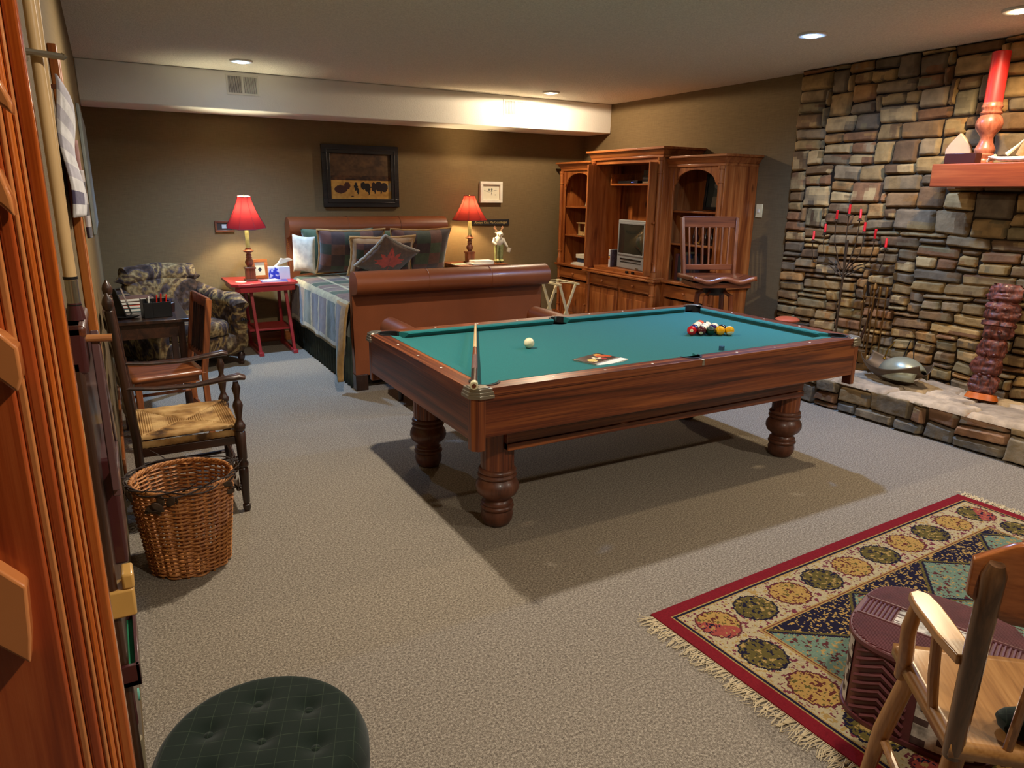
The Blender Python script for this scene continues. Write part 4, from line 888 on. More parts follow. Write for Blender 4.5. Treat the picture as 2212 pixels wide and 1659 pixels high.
    for k in range(7):
        h=(.26,.24,.28,.25,.27,.23,.26)[k]; c=[(90,40,30),(40,44,40),(150,146,120),(60,30,26),(36,40,56),(70,50,34),(48,34,28)][k]
        t=thing('book',('red-brown','dark green','pale grey-green','maroon','dark blue','brown','dark brown')[k]+' book standing on the lower shelf of the right tower','book',(3.66,2.80-k*.042,.7155),group='books standing in the right tower')
        B().box((-.08,-.018,0),(.08,.018,h)).build('cover',plain('book_cloth%d'%k,lin(*c),.6,var=.3),t,bevel=.002); B().box((-.076,-.013,.002),(.083,.013,h-.002)).build('pages',M['paper'],t)
cabinet_items()
def luggage_rack():
    t=thing('luggage_rack','cream folding luggage rack with crossed legs beside the cabinets','luggage rack',(3.02,4.08,0))
    # legs crossing in x, rails along y
    for y in (-.19,.17):
        b=B(); b.bar((-.11,y,.565),(.08,y,.02),.028,.018,(0,1,0)); b.build('leg',M['cream'],t,bevel=.002)
        b=B(); b.bar((.11,y+.02,.565),(-.10,y+.02,.02),.028,.018,(0,1,0)); b.build('leg',M['cream'],t,bevel=.002)
    for x in (-.12,.12): B().box((x-.016,-.22,.562),(x+.016,.22,.585)).build('top_rail',M['cream'],t,bevel=.004)
    for x in (-.09,.075): B().tube([(x,-.19,.06),(x,.19,.06)],.009,8).build('stretcher',M['cream'],t)
    for y in (-.14,0,.14): B().box((-.12,y-.02,.585),(.12,y+.02,.588)).build('webbing_strap',plain('cream_web',lin(206,196,160),.8),t)
luggage_rack()
def stool():
    t=thing('swivel_bar_stool','tall wooden swivel stool with slatted back behind the pool table','bar stool',(3.06,1.74,0),rz=-.42); t.scale=(1.07,.98,1.045)
    W=M['midz']; 
    b=B(); b.grid(lambda u,v:((u-.5)*.50*(1-.10*v**2*0),-.22+v*.42,.838+.018*math.cos((u-.5)*4*PI)*(1-v)*.8-.018*math.sin(u*PI)*math.sin(v*PI)),20,14); 
    se=b.build('seat',M['midx'],t,thick=.035,bevel=0,angle=60)
    B().box((-.22,-.19,.775),(.22,.17,.815)).build('seat_frame',M['midx'],t,bevel=.004)
    for x in (-.205,.205): B().bar((x,.17,.83),(x*1.10,.25,1.30),.05,.028,(1,0,0)).build('back_post',W,t,bevel=.004)
    B().bar((-.22,.247,1.265),(.22,.247,1.265),.022,.09,(0,0,1)).build('crest_rail',M['midx'],t,bevel=.004)
    B().bar((-.20,.195,.905),(.20,.195,.905),.022,.045,(0,0,1)).build('lower_rail',M['midx'],t,bevel=.003)
    for k in range(7):
        x=-.155+k*.0517; B().bar((x,.198,.925),(x*1.07,.244,1.225),.018 if k!=2 else .032,.012,(1,0,0)).build('back_slat',W,t)
    B().lathe([(.70,.06),(.72,.085),(.775,.09)],20).build('swivel',M['black'],t)
    for sx in (-1,1):
        for sy in (-1,1): 
            B().tube([(sx*.05,sy*.05,.74),(sx*.10,sy*.10,.70),(sx*.11,sy*.11,.5),(sx*.13,sy*.13,.005)],[.02,.022,.02,.016],10).build('leg',W,t,angle=60)
    B().tube([(.165*math.cos(a),.165*math.sin(a),.30) for a in np.linspace(0,2*PI,25)[:-1]],.011,8,closed=True).build('foot_ring',W,t)
stool()
def mini_stool():
    t=thing('orange_stool','small stool with an orange padded oval seat behind the pool table','stool',(3.62,1.42,.253))
    B().ball((0,0,.275),(.10,.10,.026),20,10).build('padded_seat',plain('orange_pad',lin(190,90,58),.6),t); B().lathe([(0,.09),(.02,.085),(.03,.02),(.255,.016)],16).build('pedestal',M['pewter'],t)
t=thing('orange_handled_dustpan','orange-handled tool standing behind the pool table','tool')
bpy.data.objects.remove(t)
mini_stool()
# ================================================================ HEARTH OBJECTS
def candelabra():
    t=thing('iron_candelabra','tall rusty iron candelabra with eight arms standing by the stone wall','candelabra',(3.64,.96,.253))
    m=plain('rusty_iron',lin(66,48,30),.6,.5,var=.4,vs=30)
    B().tube([(0,0,.02),(0,0,.97)],.008,8).build('stem',m,t)
    b=B()
    for k in range(3): a=k*2*PI/3+.4; b.tube([(0,0,.22),(.09*math.cos(a),.09*math.sin(a),.10),(.15*math.cos(a),.15*math.sin(a),.008)],.008,8)
    b.build('tripod_base',m,t)
    g='red tapers in the iron candelabra'
    ys=[.315,.235,.105,.02,-.06,-.145,-.22,-.30]; zs=[.945,1.005,1.115,1.16,1.125,1.035,.985,.925]
    nm=['leftmost','second from left','third from left','fourth from left','fourth from right','third from right','second from right','rightmost']
    for k,(y,z) in enumerate(zip(ys,zs)):
        x=.03*math.sin(k*2.1)
        a=B(); a.tube([(0,0,.62+abs(y)*-.2+.12),(x*.4,y*.45,.70+.1*(1-abs(y))),(x*.9,y*.92,z-.17),(x,y,z-.07),(x,y,z-.01)],[.005,.005,.004,.004,.004],8); a.build('arm',m,t)
        B().at((x,y,z-.012)).lathe([(0,.004),(.003,.020),(.006,.021),(.012,.012),(.02,.012)],14).build('drip_pan',m,t)
        lean=.02*math.sin(k*1.7+1)
        c=thing('red_taper_candle','short red taper candle, %s on the iron candelabra'%nm[k],'candle',(3.64+x,.96+y,.253+z+.009),group=g)
        B().tube([(0,0,0),(lean*.5,lean*.3,.032),(lean,lean*.8,.066)],[.009,.009,.0085],12).build('wax',plain('red_wax',lin(214,26,36),.5) if 'red_wax' not in bpy.data.materials else bpy.data.materials['red_wax'],c)
        B().tube([(lean,lean*.8,.066),(lean+.001,lean*.8,.074)],.001,5).build('wick',M['black'],c)
candelabra()
def tools():
    t=thing('fire_tool_stand','brass and iron fireplace tool stand holding four tools on the hearth','fire tool stand',(3.69,.71,.253))
    m=plain('aged_brass',lin(120,86,44),.4,.8,var=.3)
    B().lathe([(0,.10),(.012,.10),(.02,.03),(.03,.012)],24).build('base',m,t)
    B().tube([(0,0,.02),(0,0,.60)],.007,8).build('stand_pole',m,t); B().lathe([(.60,.006),(.62,.018),(.645,.014),(.665,.004)],12).build('finial',m,t)
    B().tube([(.0,-.10,.55),(0,.10,.55)],.005,8).build('hook_bar',m,t)
    for y,l,nm in ((-.09,.50,'poker'),(-.035,.46,'tongs'),(.035,.48,'shovel'),(.09,.50,'brush')):
        z1=.565; b=B(); b.tube([(.012,y,z1+.02),(.012,y,z1-l+.06)],.005,8); h=b.build(nm+'_rod',m,t)
        B().at((.012,y,z1)).lathe([(0,.006),(.02,.011),(.06,.011),(.075,.006)],10).build('handle',m,h)
        if nm=='shovel': B().box((-.0,y-.03,.03),(.02,y+.03,.12)).build('blade',m,h,bevel=.004)
        if nm=='brush': B().box((-.005,y-.02,.03),(.03,y+.02,.12)).build('bristles',M['darkz'],h,bevel=.004)
        if nm=='tongs': B().tube([(.012,y,.18),(.02,y+.02,.10),(.012,y,.05)],.004,6).build('jaw',m,h)
    b=B(); b.tube([(.02,.12,.03),(.03,-.02,.60)],.011,8); b.build('long_broom_handle',M['darkz'],t)
tools()
def scuttle():
    t=thing('brass_log_scuttle','dull brass log scuttle with a tall handle on the hearth','log scuttle',(3.50,.34,.254),rz=-.12)
    m=plain('dull_brass',lin(150,150,128),.35,.4,.5,var=.2,vs=9)
    # curved sheet: leaf shape lying; axis along y
    def sh(u,v):
        y=-.24+u*.50; w=.17*math.sin(PI*min(1,max(0,.08+.86*u)))**.6; a=(v-.5)*2.5
        return (w*math.sin(a)*1.0,y,.16-.155*math.cos(a)*(.7+.3*math.sin(PI*u))+.05*abs(2*u-1)**2)
    b=B(); b.grid(sh,30,18); b.build('pan',plain('dark_bronze_pan',lin(84,66,46),.5,.4,.5,var=.25,vs=9),t,thick=.004,angle=70)
    b=B(); b.grid(lambda u,v:(-.01+.13*math.cos(PI*v)*math.sin(PI*(.08+.84*u))**.5,-.22+u*.30,.05+.145*math.sin(PI*v)**.8*math.sin(PI*(.1+.8*u))**.5),20,16); b.build('domed_hood',m,t,thick=.003,angle=70)
    b=B(); b.tube([(.0,.10,.15),(-.005,.08,.22),(-.005,.03,.29)],[.006,.005,.004],8); b.build('handle',M['brass'],t); B().ball((0,.102,.15),.011,10,8).build('handle_knuckle',M['brass'],t)
    b=B(); b.tube([(.06,.0,.16),(.07,-.03,.30),(.07,-.06,.31),(.06,-.09,.16)],.004,8); b.build('rear_bail',M['black'],t)
scuttle()
def totem():
    t=thing('carved_totem','dark red-brown carved wooden totem with an orange foot leaning on the stone','totem',(3.60,-.215,.252)); t.rotation_euler=(0,.18,.25)
    def prof(u,v):
        z=.035+v*.73; a=2*PI*u
        k=v*6; seg=int(k); f=k-seg
        r=.044+.006*math.sin(f*PI)*(1 if seg%2 else .6)+.020*vn(math.cos(a)*3+seg*3,math.sin(a)*3+v*9,3)+.012*vn(a*4,v*60,6)-.006*(f<.10)
        r*=1+.25*(v>.62)*(1 if math.cos(a-PI)>.55 or v<.9 else .3)
        r+=.020*max(0,math.cos(3*a+seg*1.3))*math.sin(f*PI)+.012*max(0,math.cos(a-PI))*abs(math.sin(f*2*PI))
        return (r*math.cos(a)*.8,r*math.sin(a)*1.15,z)
    b=B(); V=b.grid(prof,48,110); bmesh.ops.remove_doubles(b.bm,verts=b.bm.verts,dist=.0003)
    m=wood('totem_wood',lin(38,14,10),lin(80,30,18),lin(124,58,32),'z',12,6,.62,.05,2.5); b.build('carved_body',m,t,angle=40)
    def foot(u,v): a=2*PI*u; return (.075*math.cos(a)*(1-.15*v),.10*math.sin(a)*(1-.15*v),.04*v)
    b=B(); b.grid(foot,24,4); b.prism([(.064*math.cos(a),.085*math.sin(a)) for a in np.linspace(0,2*PI,25)[:-1]],.034,.04); b.build('orange_foot',plain('orange_varnish',lin(196,96,28),.4,var=.2,vs=30),t)
    for z in (.60,.45,.30,.16):
        for s in (-1,1): B().ball((-.062,s*.028,z),(.012,.014,.012),12,8).build('carved_eye',plain('dark_red_eye',lin(70,22,14),.4) if 'dark_red_eye' not in bpy.data.materials else bpy.data.materials['dark_red_eye'],t)
    for s in (-1,1):
        b=B(); b.grid(lambda u,v:(-.05+.02*v,s*(.025+.05*math.sin(PI*v)*(.3+.7*u)),.62+.14*v),6,12); b.build('ear',m,t,thick=.008)
totem()
# ================================================================ MANTEL OBJECTS
def mantel_objs():
    t=thing('wooden_candlestick','big turned wooden candlestick on the mantel','candlestick',(3.655,.075,1.7625))
    B().lathe([(0,.058),(.02,.060),(.03,.052),(.045,.058),(.055,.062),(.062,.052),(.075,.056),(.085,.060),(.10,.054),(.13,.040),(.16,.036),(.185,.05),(.215,.072),(.245,.078),(.275,.070),(.298,.054),(.304,.062),(.312,.064),(.318,.055),(.335,.054),(.342,.060),(.352,.060),(.358,.055),(.372,.056)],32).build('turned_column',wood('reddish_maple',lin(130,64,44),lin(172,96,70),lin(196,122,90),'z',5,2,.4,.15),t,angle=50)
    c=thing('red_pillar_candle','tall red pillar candle on the turned wooden candlestick','candle',(3.655,.075,2.1347))
    B().lathe([(0,.052),(.295,.052),(.30,.048),(.296,.02)],32).build('wax',plain('red_pillar_wax',lin(220,44,40),.45,0,.5,.1,.25,6),c); B().tube([(0,0,.295),(0,.002,.308)],.0015,6).build('wick',M['black'],c)
    # spade shaped stone
    P=[]; 
    for k in range(32):
        a=-PI/2+2*PI*k/32; s=math.sin(a); r=.085
        y=r*math.cos(a)*(1-.12*max(0,s)); z=.085+r*s if s<.2 else .085+r*.2+(s-.2)/.8*.10
        w=math.cos(a)*r*(1 if s<.1 else (1-((s-.1)/.9)**1.6*.72)); P.append((w,z))
    o=B().prism(P,-.014,.014,'x').build('spade_shaped_stone',plain('smooth_stone',lin(196,164,132),.6),loc=(3.70,.265,1.7625),bevel=.006); tag(o,'smooth tan spade-shaped stone standing on the mantel left end','stone ornament')
    boxset('dark_wooden_box','low dark red wooden box in front of the candlestick on the mantel','box',(3.565,.155,1.7625),(.07,.20,.065),plain('dark_red_wood',lin(60,22,16),.35),bev=.004)
    t=thing('driftwood_carving','weathered white driftwood with a pale carved figure on the mantel','carving',(3.60,-.16,1.80))
    dw=plain('bleached_wood',lin(206,194,170),.85,var=.25,vs=20,bmp=.5,bs=60)
    b=B(); b.tube([(-.02,.16,.0),(-.03,.08,-.015),(-.04,-.05,-.02),(-.05,-.2,.0)],[.012,.03,.035,.02],12,flat=.5); b.tube([(0,.13,0),(.0,.16,-.01),(-.02,.17,-.03)],[.02,.014,.006],8); b.tube([(-.02,.06,.01),(.01,.02,.06),(.02,-.01,.10)],[.014,.01,.004],8); b.build('driftwood',dw,t)
    b=B(); b.tube([(-.01,-.02,0),(-.01,-.04,.06),(-.015,-.06,.11),(-.02,-.06,.15)],[.03,.028,.022,.016],12); b.build('carved_figure',plain('tan_carving',lin(178,128,84),.6,var=.3,vs=30),t)
mantel_objs()
# ================================================================ LEFT SIDE
m,nt,b_=newmat('woven_rush'); setp(b_,.8,0,.2)
v=coords(nt,(1,1,1)); n=N(nt,'ShaderNodeTexNoise'); n.inputs['Scale'].default_value=7; n.inputs['Detail'].default_value=6; nt.links.new(v,n.inputs[0]); r=ramp(nt,[(.36,lin(70,48,28)),(.44,lin(146,108,62)),(.62,lin(190,154,100))]); nt.links.new(n.outputs[0],r.inputs[0]); nt.links.new(r.outputs[0],b_.inputs['Base Color']); M['rush']=m
def rush_seat(w,d,z,parent):
    # four triangles of strands: grooves via geometry
    b=B(); nu=44
    def h(x,y):
        a=abs(x)/(w/2); c=abs(y)/(d/2); k=max(a,c); base=-.016*(1-k)**.8+.004*math.cos(k*nu*PI)
        return base-(.012 if abs(a-c)<.03 else 0)+.003*vn(x*60,y*60,1)-.02*max(0,(k-.93))/.07
    b.grid(lambda u,v:((u-.5)*w,(v-.5)*d,z+h((u-.5)*w,(v-.5)*d)),90,80)
    for s in (-1,1):
        b.grid(lambda u,v:((u-.5)*w,s*(d/2+.006*math.sin(v*PI)),z-.022-v*.032+.0015*math.sin(u*120)),80,4)
        b.grid(lambda u,v:(s*(w/2+.006*math.sin(v*PI)),(u-.5)*d,z-.022-v*.032+.0015*math.sin(u*120)),80,4)
    return b.build('rush_seat',M['rush'],parent,angle=70)
def turned(b,x,y,z0,z1,r,kind=0):
    H=z1-z0
    P=[(0,.55),(.02,.8),(.05,.85),(.06,.5),(.07,.7),(.30,1),(.34,1),(.35,.75),(.36,1.1),(.38,1.15),(.40,.8),(.42,1),(.62,1.05),(.63,.8),(.645,1.15),(.67,1.2),(.69,.85),(.72,.55),(.76,.75),(.82,1.05),(.85,.8),(.87,.5),(.90,.6),(.95,.9),(.98,.6),(1,.5)]
    b.at((x,y,0)).lathe([(z0+f*H,r*k) for f,k in P],16); b.at()
def armchair():
    t=thing('ladder_back_armchair','dark turned ladder-back armchair with a woven rush seat behind the basket','armchair',(-1.145,1.10,0))
    D=M['darkz']; zs=.435
    for s,y in ((-1,-.265),(1,.265)):
        b=B(); turned(b,.235,y,0,.665,.023); b.build('front_leg',D,t,angle=50)
        b=B(); b.tube([(-.205,y,0),(-.205,y,.45),(-.245,y*.98,1.03)],[.017,.02,.018],14); b.M=Matrix.Translation((-.245,y*.98,1.03)); b.lathe([(0,.018),(.006,.014),(.012,.020),(.035,.024),(.055,.019),(.07,.009),(.08,.004)],14); b.at(); b.build('back_post',D,t,angle=50)
        # arm
        b=B(); pts=[(-.22,y,.685),(-.1,y*1.02,.672),(.05,y*1.03,.668),(.18,y*1.05,.685),(.25,y*1.07,.692),(.275,y*1.07,.684)]; b.tube(pts,[.018,.020,.021,.026,.034,.024],12,flat=.5); b.build('arm',D,t,angle=60)
        for z in (.13,.27): B().tube([(-.205,y,z),(.235,y,z+.01)],[.011,.011],8).build('side_stretcher',D,t)
    for z in (.12,.25): B().tube([(.235,-.265,z+.06),(.235,.265,z+.06)],[.011,.011],8).build('front_stretcher',D,t)
    for z in (.56,.70,.84,.96):
        x=-.205-.04*(z-.45)/.58
        b=B(); b.grid(lambda u,v:(x-.03*math.sin(u*PI),-.26+u*.52,z+(v-.5)*(.05+.02*math.sin(u*PI))),14,3); b.build('ladder_slat',D,t,thick=.010)
    b=B(); b.box((-.205,-.255,zs-.085),(.235,-.235,zs-.045)); b.box((-.205,.235,zs-.085),(.235,.255,zs-.045)); b.box((.225,-.25,zs-.085),(.245,.25,zs-.045)); b.box((-.215,-.25,zs-.085),(-.195,.25,zs-.045)); b.build('seat_rails',M['darkx'],t,bevel=.003)
    o=rush_seat(.45,.50,zs+.012,t); o.location=(.015,0,0)
armchair()
def basket():
    t=thing('wicker_basket','large round wicker basket with a dark twig garland on its rim','basket',(-1.205,.425,0))
    m=wood('willow',lin(104,60,24),lin(160,98,44),lin(196,134,70),'z',30,30,.6,.1)
    H=.385; r0,r1=.150,.192
    b=B(); b.prism([((r0-.012)*math.cos(a),(r0-.012)*math.sin(a)) for a in np.linspace(0,2*PI,25)[:-1]],.0,.012)
    ns=18
    for k in range(ns):
        a=2*PI*k/ns; R0,R1=r0,r1; b.tube([(R0*math.cos(a),R0*math.sin(a),0),(R1*math.cos(a),R1*math.sin(a),H)],.006,6)
    w=b.build('stakes',m,t)
    b=B(); rows=44; n=ns*6
    for j in range(rows):
        z=.006+j*(H-.012)/(rows-1); R=r0+(r1-r0)*z/H
        b.tube([((R+.0085*math.cos(ns/2*a+PI*(j%2)))*math.cos(a),(R+.0085*math.cos(ns/2*a+PI*(j%2)))*math.sin(a),z+.0015*math.sin(a*5+j)) for a in np.linspace(0,2*PI,n+1)[:-1]],.0048,4,closed=True)
    b.build('woven_wall',m,t,angle=80)
    b=B()
    for q in range(4): b.tube([((r1+.004*math.cos(14*a+q*PI/2))*math.cos(a),(r1+.004*math.cos(14*a+q*PI/2))*math.sin(a),H+.004+.007*math.sin(14*a+q*PI/2)+.006*q*0) for a in np.linspace(0,2*PI,181)[:-1]],.0058,6,closed=True)
    b.build('braided_rim',m,t,angle=80)
    tw=plain('dark_twig',lin(44,30,22),.8,var=.4,vs=40); g=thing('twig_garland','dark twig garland with dried leaves draped round the basket rim','garland',(-1.205,.425,0))
    rs=random.Random(5); b=B()
    for q in range(3):
        b.tube([((r1+.012+.010*math.sin(a*5+q*2))*math.cos(a),(r1+.012+.010*math.sin(a*5+q*2))*math.sin(a),H+.013+.012*math.sin(a*3+q*2.1)) for a in np.linspace(q*.7,q*.7+5.2,60)],[.0032]*60,6)
    for k in range(10):
        a=rs.uniform(0,2*PI); b.tube([((r1)*math.cos(a),(r1)*math.sin(a),H+.015),((r1+.03)*math.cos(a+.1),(r1+.03)*math.sin(a+.1),H+.035),((r1+.05)*math.cos(a+.25),(r1+.05)*math.sin(a+.25),H+.05+rs.uniform(-.03,.02))],[.003,.0025,.001],5)
    b.build('twigs',tw,g); 
    b=B()
    for a0,nn,dz in ((-1.95,9,-.03),(-.45,9,-.02),(-2.9,4,0),(.1,4,.02)):
        for k in range(nn):
            a=a0+rs.uniform(-.28,.28); rr=r1+rs.uniform(.005,.03); z=H+rs.uniform(-.05,.012)+dz*.5
            b.at((rr*math.cos(a),rr*math.sin(a),z),rz=a+rs.uniform(-.6,.6),ry=rs.uniform(-.5,.9),rx=rs.uniform(-1,1)); b.grid(lambda u,v:((v-.5)*.002,(u-.5)*.032*math.sin(PI*(.06+.88*v)),(v-.5)*.055),4,5)
    b.at(); b.norecalc=True; b.build('dried_leaves',plain('dried_leaf',lin(66,48,32),.8,var=.5,vs=60),g,thick=.001)['kind']='stuff'
basket()
def desk():
    t=thing('writing_desk','dark wooden writing desk against the left wall','desk',(0,0,0)); D=M['darky']
    x0,x1,y0,y1,z=-1.415,-.955,2.42,3.34,.72
    B().box((x0,y0,z-.022),(x1,y1,z)).build('desk_top',D,t,bevel=.003)
    B().box((x0+.02,y0+.03,z-.12),(x1-.03,y1-.03,z-.022)).build('apron',D,t)
    for x in (x0+.04,x1-.05):
        for y in (y0+.05,y1-.05): B().box((x-.022,y-.022,0),(x+.022,y+.022,z-.022)).build('leg',M['darkz'],t,bevel=.003)
    # items
    o=thing('leaning_tablet','slim black tablet tilted on a glossy black stand at the left of the desk','tablet',(-1.345,2.60,.7205),rz=.5)
    B().bar((0,.0,.0),(-.04,.03,.19),.15,.008,(1,0,0)).build('screen_slab',M['black'],o,bevel=.002); b=B(); b.bar((.078,.0,.0),(.038,.03,.19),.004,.010,(1,0,0)); b.build('silver_edge',M['steel'],o)
    b=B(); b.ball((.03,-.03,.012),(.075,.055,.012),20,8); b.build('glossy_foot',plain('gloss_black',lin(20,20,24),.08,0,.5,.6),o)
    o=thing('pen_caddy','black pen caddy with red pens at the front of the desk','pen caddy',(-1.135,2.58,.7205),rz=.15)
    b=B(); b.box((-.085,-.05,0),(.085,.05,.004)); b.box((-.085,-.05,0),(.085,-.046,.10)); b.box((-.085,.046,0),(.085,.05,.115)); b.box((-.085,-.05,0),(-.081,.05,.12)); b.box((.081,-.05,0),(.085,.05,.10)); b.box((-.03,-.05,0),(-.026,.05,.10)); b.build('caddy_body',M['black'],o,bevel=.001)
    rp=plain('red_plastic',lin(214,40,26),.3)
    for k,(x,y,c) in enumerate(((-.06,0,M['steel']),(-.045,.02,M['paper']),(.0,.0,rp),(.03,.02,rp),(.055,-.01,rp),(.065,.03,rp))): B().tube([(x,y,.006),(x+.01,y-.01,.13+.006*k%.02)],.0045,8).build('pen',c,o)
    for k,(c,z0) in enumerate((((60,110,120),.0),((200,60,30),.024),((60,40,34),.048),((110,70,44),.07))):
        flatbook(('teal','orange-red','dark brown','tan')[k]+' book, '+('lowest','second','third','topmost')[k]+' of the pile on the desk',(-1.25,2.93,.7205+z0),.22,.16,.022,plain('deskbook%d'%k,lin(*c),.5),rz=.05*k,name='book',group='books piled on the desk')
    o=tag(B().lathe([(0,.05),(.004,.07),(.03,.10),(.034,.102),(.030,.094),(.006,.06)],28).build('black_dish',plain('violet_black_glaze',lin(60,52,72),.2),loc=(-1.10,3.10,.7205)),'dark glazed dish at the back right of the desk','dish')
    o=tag(B().lathe([(0,.04),(.06,.044),(.062,.04),(.01,.036)],24).build('dark_mug',plain('dark_brown_glaze',lin(50,30,28),.3),loc=(-1.05,2.78,.7205)),'small dark brown bowl on the right side of the desk','bowl')
desk()
def wood_chair():
    t=thing('slat_back_desk_chair','brown wooden side chair with a cut-out back splat pulled up by the desk','chair',(-1.16,2.13,0),rz=PI/2+.12)   # faces -x (local +y)
    # local +y forward
    O=wood('warm_oak',lin(90,44,18),lin(134,72,34),lin(164,96,50),'z',10,.8,.4,.25); O2=wood('warm_oak_flat',lin(90,44,18),lin(134,72,34),lin(164,96,50),'y',10,.8,.4,.25)
    b=B(); b.grid(lambda u,v:((u-.5)*(.40+.04*v),-.20+v*.40,.46-.008*math.sin(u*PI)*math.sin(v*PI)),12,12); b.build('seat',O2,t,thick=.03)
    B().box((-.18,-.17,.40),(.18,.17,.445)).build('seat_rail',O2,t)
    for s in (-1,1):
        B().bar((s*.19,-.21,0),(s*.19,-.20,.46),.034,.03,(1,0,0)).build('rear_leg',O,t,bevel=.003)
        B().bar((s*.19,-.20,.44),(s*.195,-.265,.90),.036,.024,(1,0,0)).build('back_post',O,t,bevel=.003)
        B().bar((s*.19,.17,0),(s*.185,.17,.44),.034,.034,(1,0,0)).build('front_leg',O,t,bevel=.003)
        for z in (.14,.26): B().tube([(s*.188,-.205,z),(s*.188,.17,z)],.010,8).build('side_stretcher',O,t)
    B().bar((-.2,-.262,.875),(.2,-.262,.875),.02,.07,(0,0,1)).build('crest_rail',O2,t,bevel=.004)
    B().bar((-.19,-.215,.55),(.19,-.215,.55),.018,.04,(0,0,1)).build('lower_rail',O2,t,bevel=.003)
    for x in (-.11,-.055,0,.055,.11): B().bar((x,-.217,.56),(x,-.258,.85),.028,.010,(1,0,0)).build('back_slat',M['darkz'],t)
    B().tube([(-.19,.17,.2),(.19,.17,.2)],.010,8).build('front_stretcher',O,t); B().tube([(-.19,-.205,.2),(.19,-.205,.2)],.010,8).build('rear_stretcher',O,t)
wood_chair()
m,nt,b_=newmat('autumn_floral'); setp(b_,.85,0,.2)
v=coords(nt); n=N(nt,'ShaderNodeTexNoise'); n.inputs['Scale'].default_value=4.2; n.inputs['Detail'].default_value=2; n.inputs['Distortion'].default_value=1.5; nt.links.new(v,n.inputs[0])
r=ramp(nt,[(.32,lin(36,28,26)),(.42,lin(62,44,32)),(.47,lin(78,66,66)),(.515,lin(118,92,52)),(.55,lin(148,124,84)),(.60,lin(88,64,38)),(.68,lin(54,48,54))]); nt.links.new(n.outputs[0],r.inputs[0])
n2=N(nt,'ShaderNodeTexNoise'); n2.inputs['Scale'].default_value=38; n2.inputs['Detail'].default_value=3; nt.links.new(v,n2.inputs[0]); r2=ramp(nt,[(.40,(.45,.42,.40,1)),(.52,(1,1,1,1)),(.64,(1.25,1.2,1.05,1))]); nt.links.new(n2.outputs[0],r2.inputs[0])
mm=N(nt,'ShaderNodeMix',data_type='RGBA',blend_type='MULTIPLY'); mm.inputs[0].default_value=.8; nt.links.new(r.outputs[0],mm.inputs[6]); nt.links.new(r2.outputs[0],mm.inputs[7]); nt.links.new(mm.outputs[2],b_.inputs['Base Color']); M['floral']=m
def puff(b,c,s,e=3.5,n=20,m_=14,noise=.006):
    def sg(x,p): return math.copysign(abs(x)**p,x)
    rr=[]
    for j in range(m_+1):
        t=-PI/2+PI*j/m_; t=max(-PI/2+.02,min(PI/2-.02,t)); ring=[]
        for i in range(n):
            a=2*PI*i/n; x=sg(math.cos(t),2/e)*sg(math.cos(a),2/e); y=sg(math.cos(t),2/e)*sg(math.sin(a),2/e); z=sg(math.sin(t),2/e)
            k=1+noise*3*vn(x*3+c[0]*5,z*3+y*2,5); ring.append((c[0]+x*s[0]/2*k,c[1]+y*s[1]/2*k,c[2]+z*s[2]/2*k))
        rr.append(ring)
    b.rings(rr)
def floral_chair():
    t=thing('floral_armchair','low overstuffed armchair in autumn floral fabric left of the red table','armchair',(-.885,4.20,0),rz=.42)  # faces -y
    F=M['floral']
    b=B(); puff(b,(0,.0,.20),(.84,.74,.19),8); b.build('base',F,t)
    b=B(); puff(b,(0,-.06,.355),(.56,.66,.15),5,28,16); b.build('seat_cushion',F,t)
    b=B(); b.tube([(-.32,.30,.74),(-.30,.30,.79),(0,.32,.80),(.30,.30,.79),(.32,.30,.74)],[.07,.09,.105,.09,.07],18); puff(b,(0,.29,.54),(.66,.17,.50),5); b.build('back',F,t)
    for s in (-1,1):
        b=B(); b.tube([(s*.365,-.38,.40),(s*.375,-.35,.53),(s*.38,-.26,.565),(s*.38,-.05,.56),(s*.37,.2,.60),(s*.35,.32,.64)],[.06,.075,.088,.085,.08,.07],18); puff(b,(s*.365,-.03,.34),(.15,.70,.44),5); b.build('arm',F,t)
        B().at((s*.36,-.32,0)).lathe([(0,.018),(.02,.024),(.03,.016),(.06,.03),(.09,.034),(.115,.022),(.12,.03)],14).build('front_leg',M['darkz'],t)
        B().box((s*.34-.02,.27,0),(s*.34+.02,.31,.12)).build('rear_leg',M['darkz'],t)
floral_chair()
t=thing('floral_throw_pillow','dark floral throw pillow propped in the corner behind the desk','pillow',(0,0,0)); bpy.data.objects.remove(t)
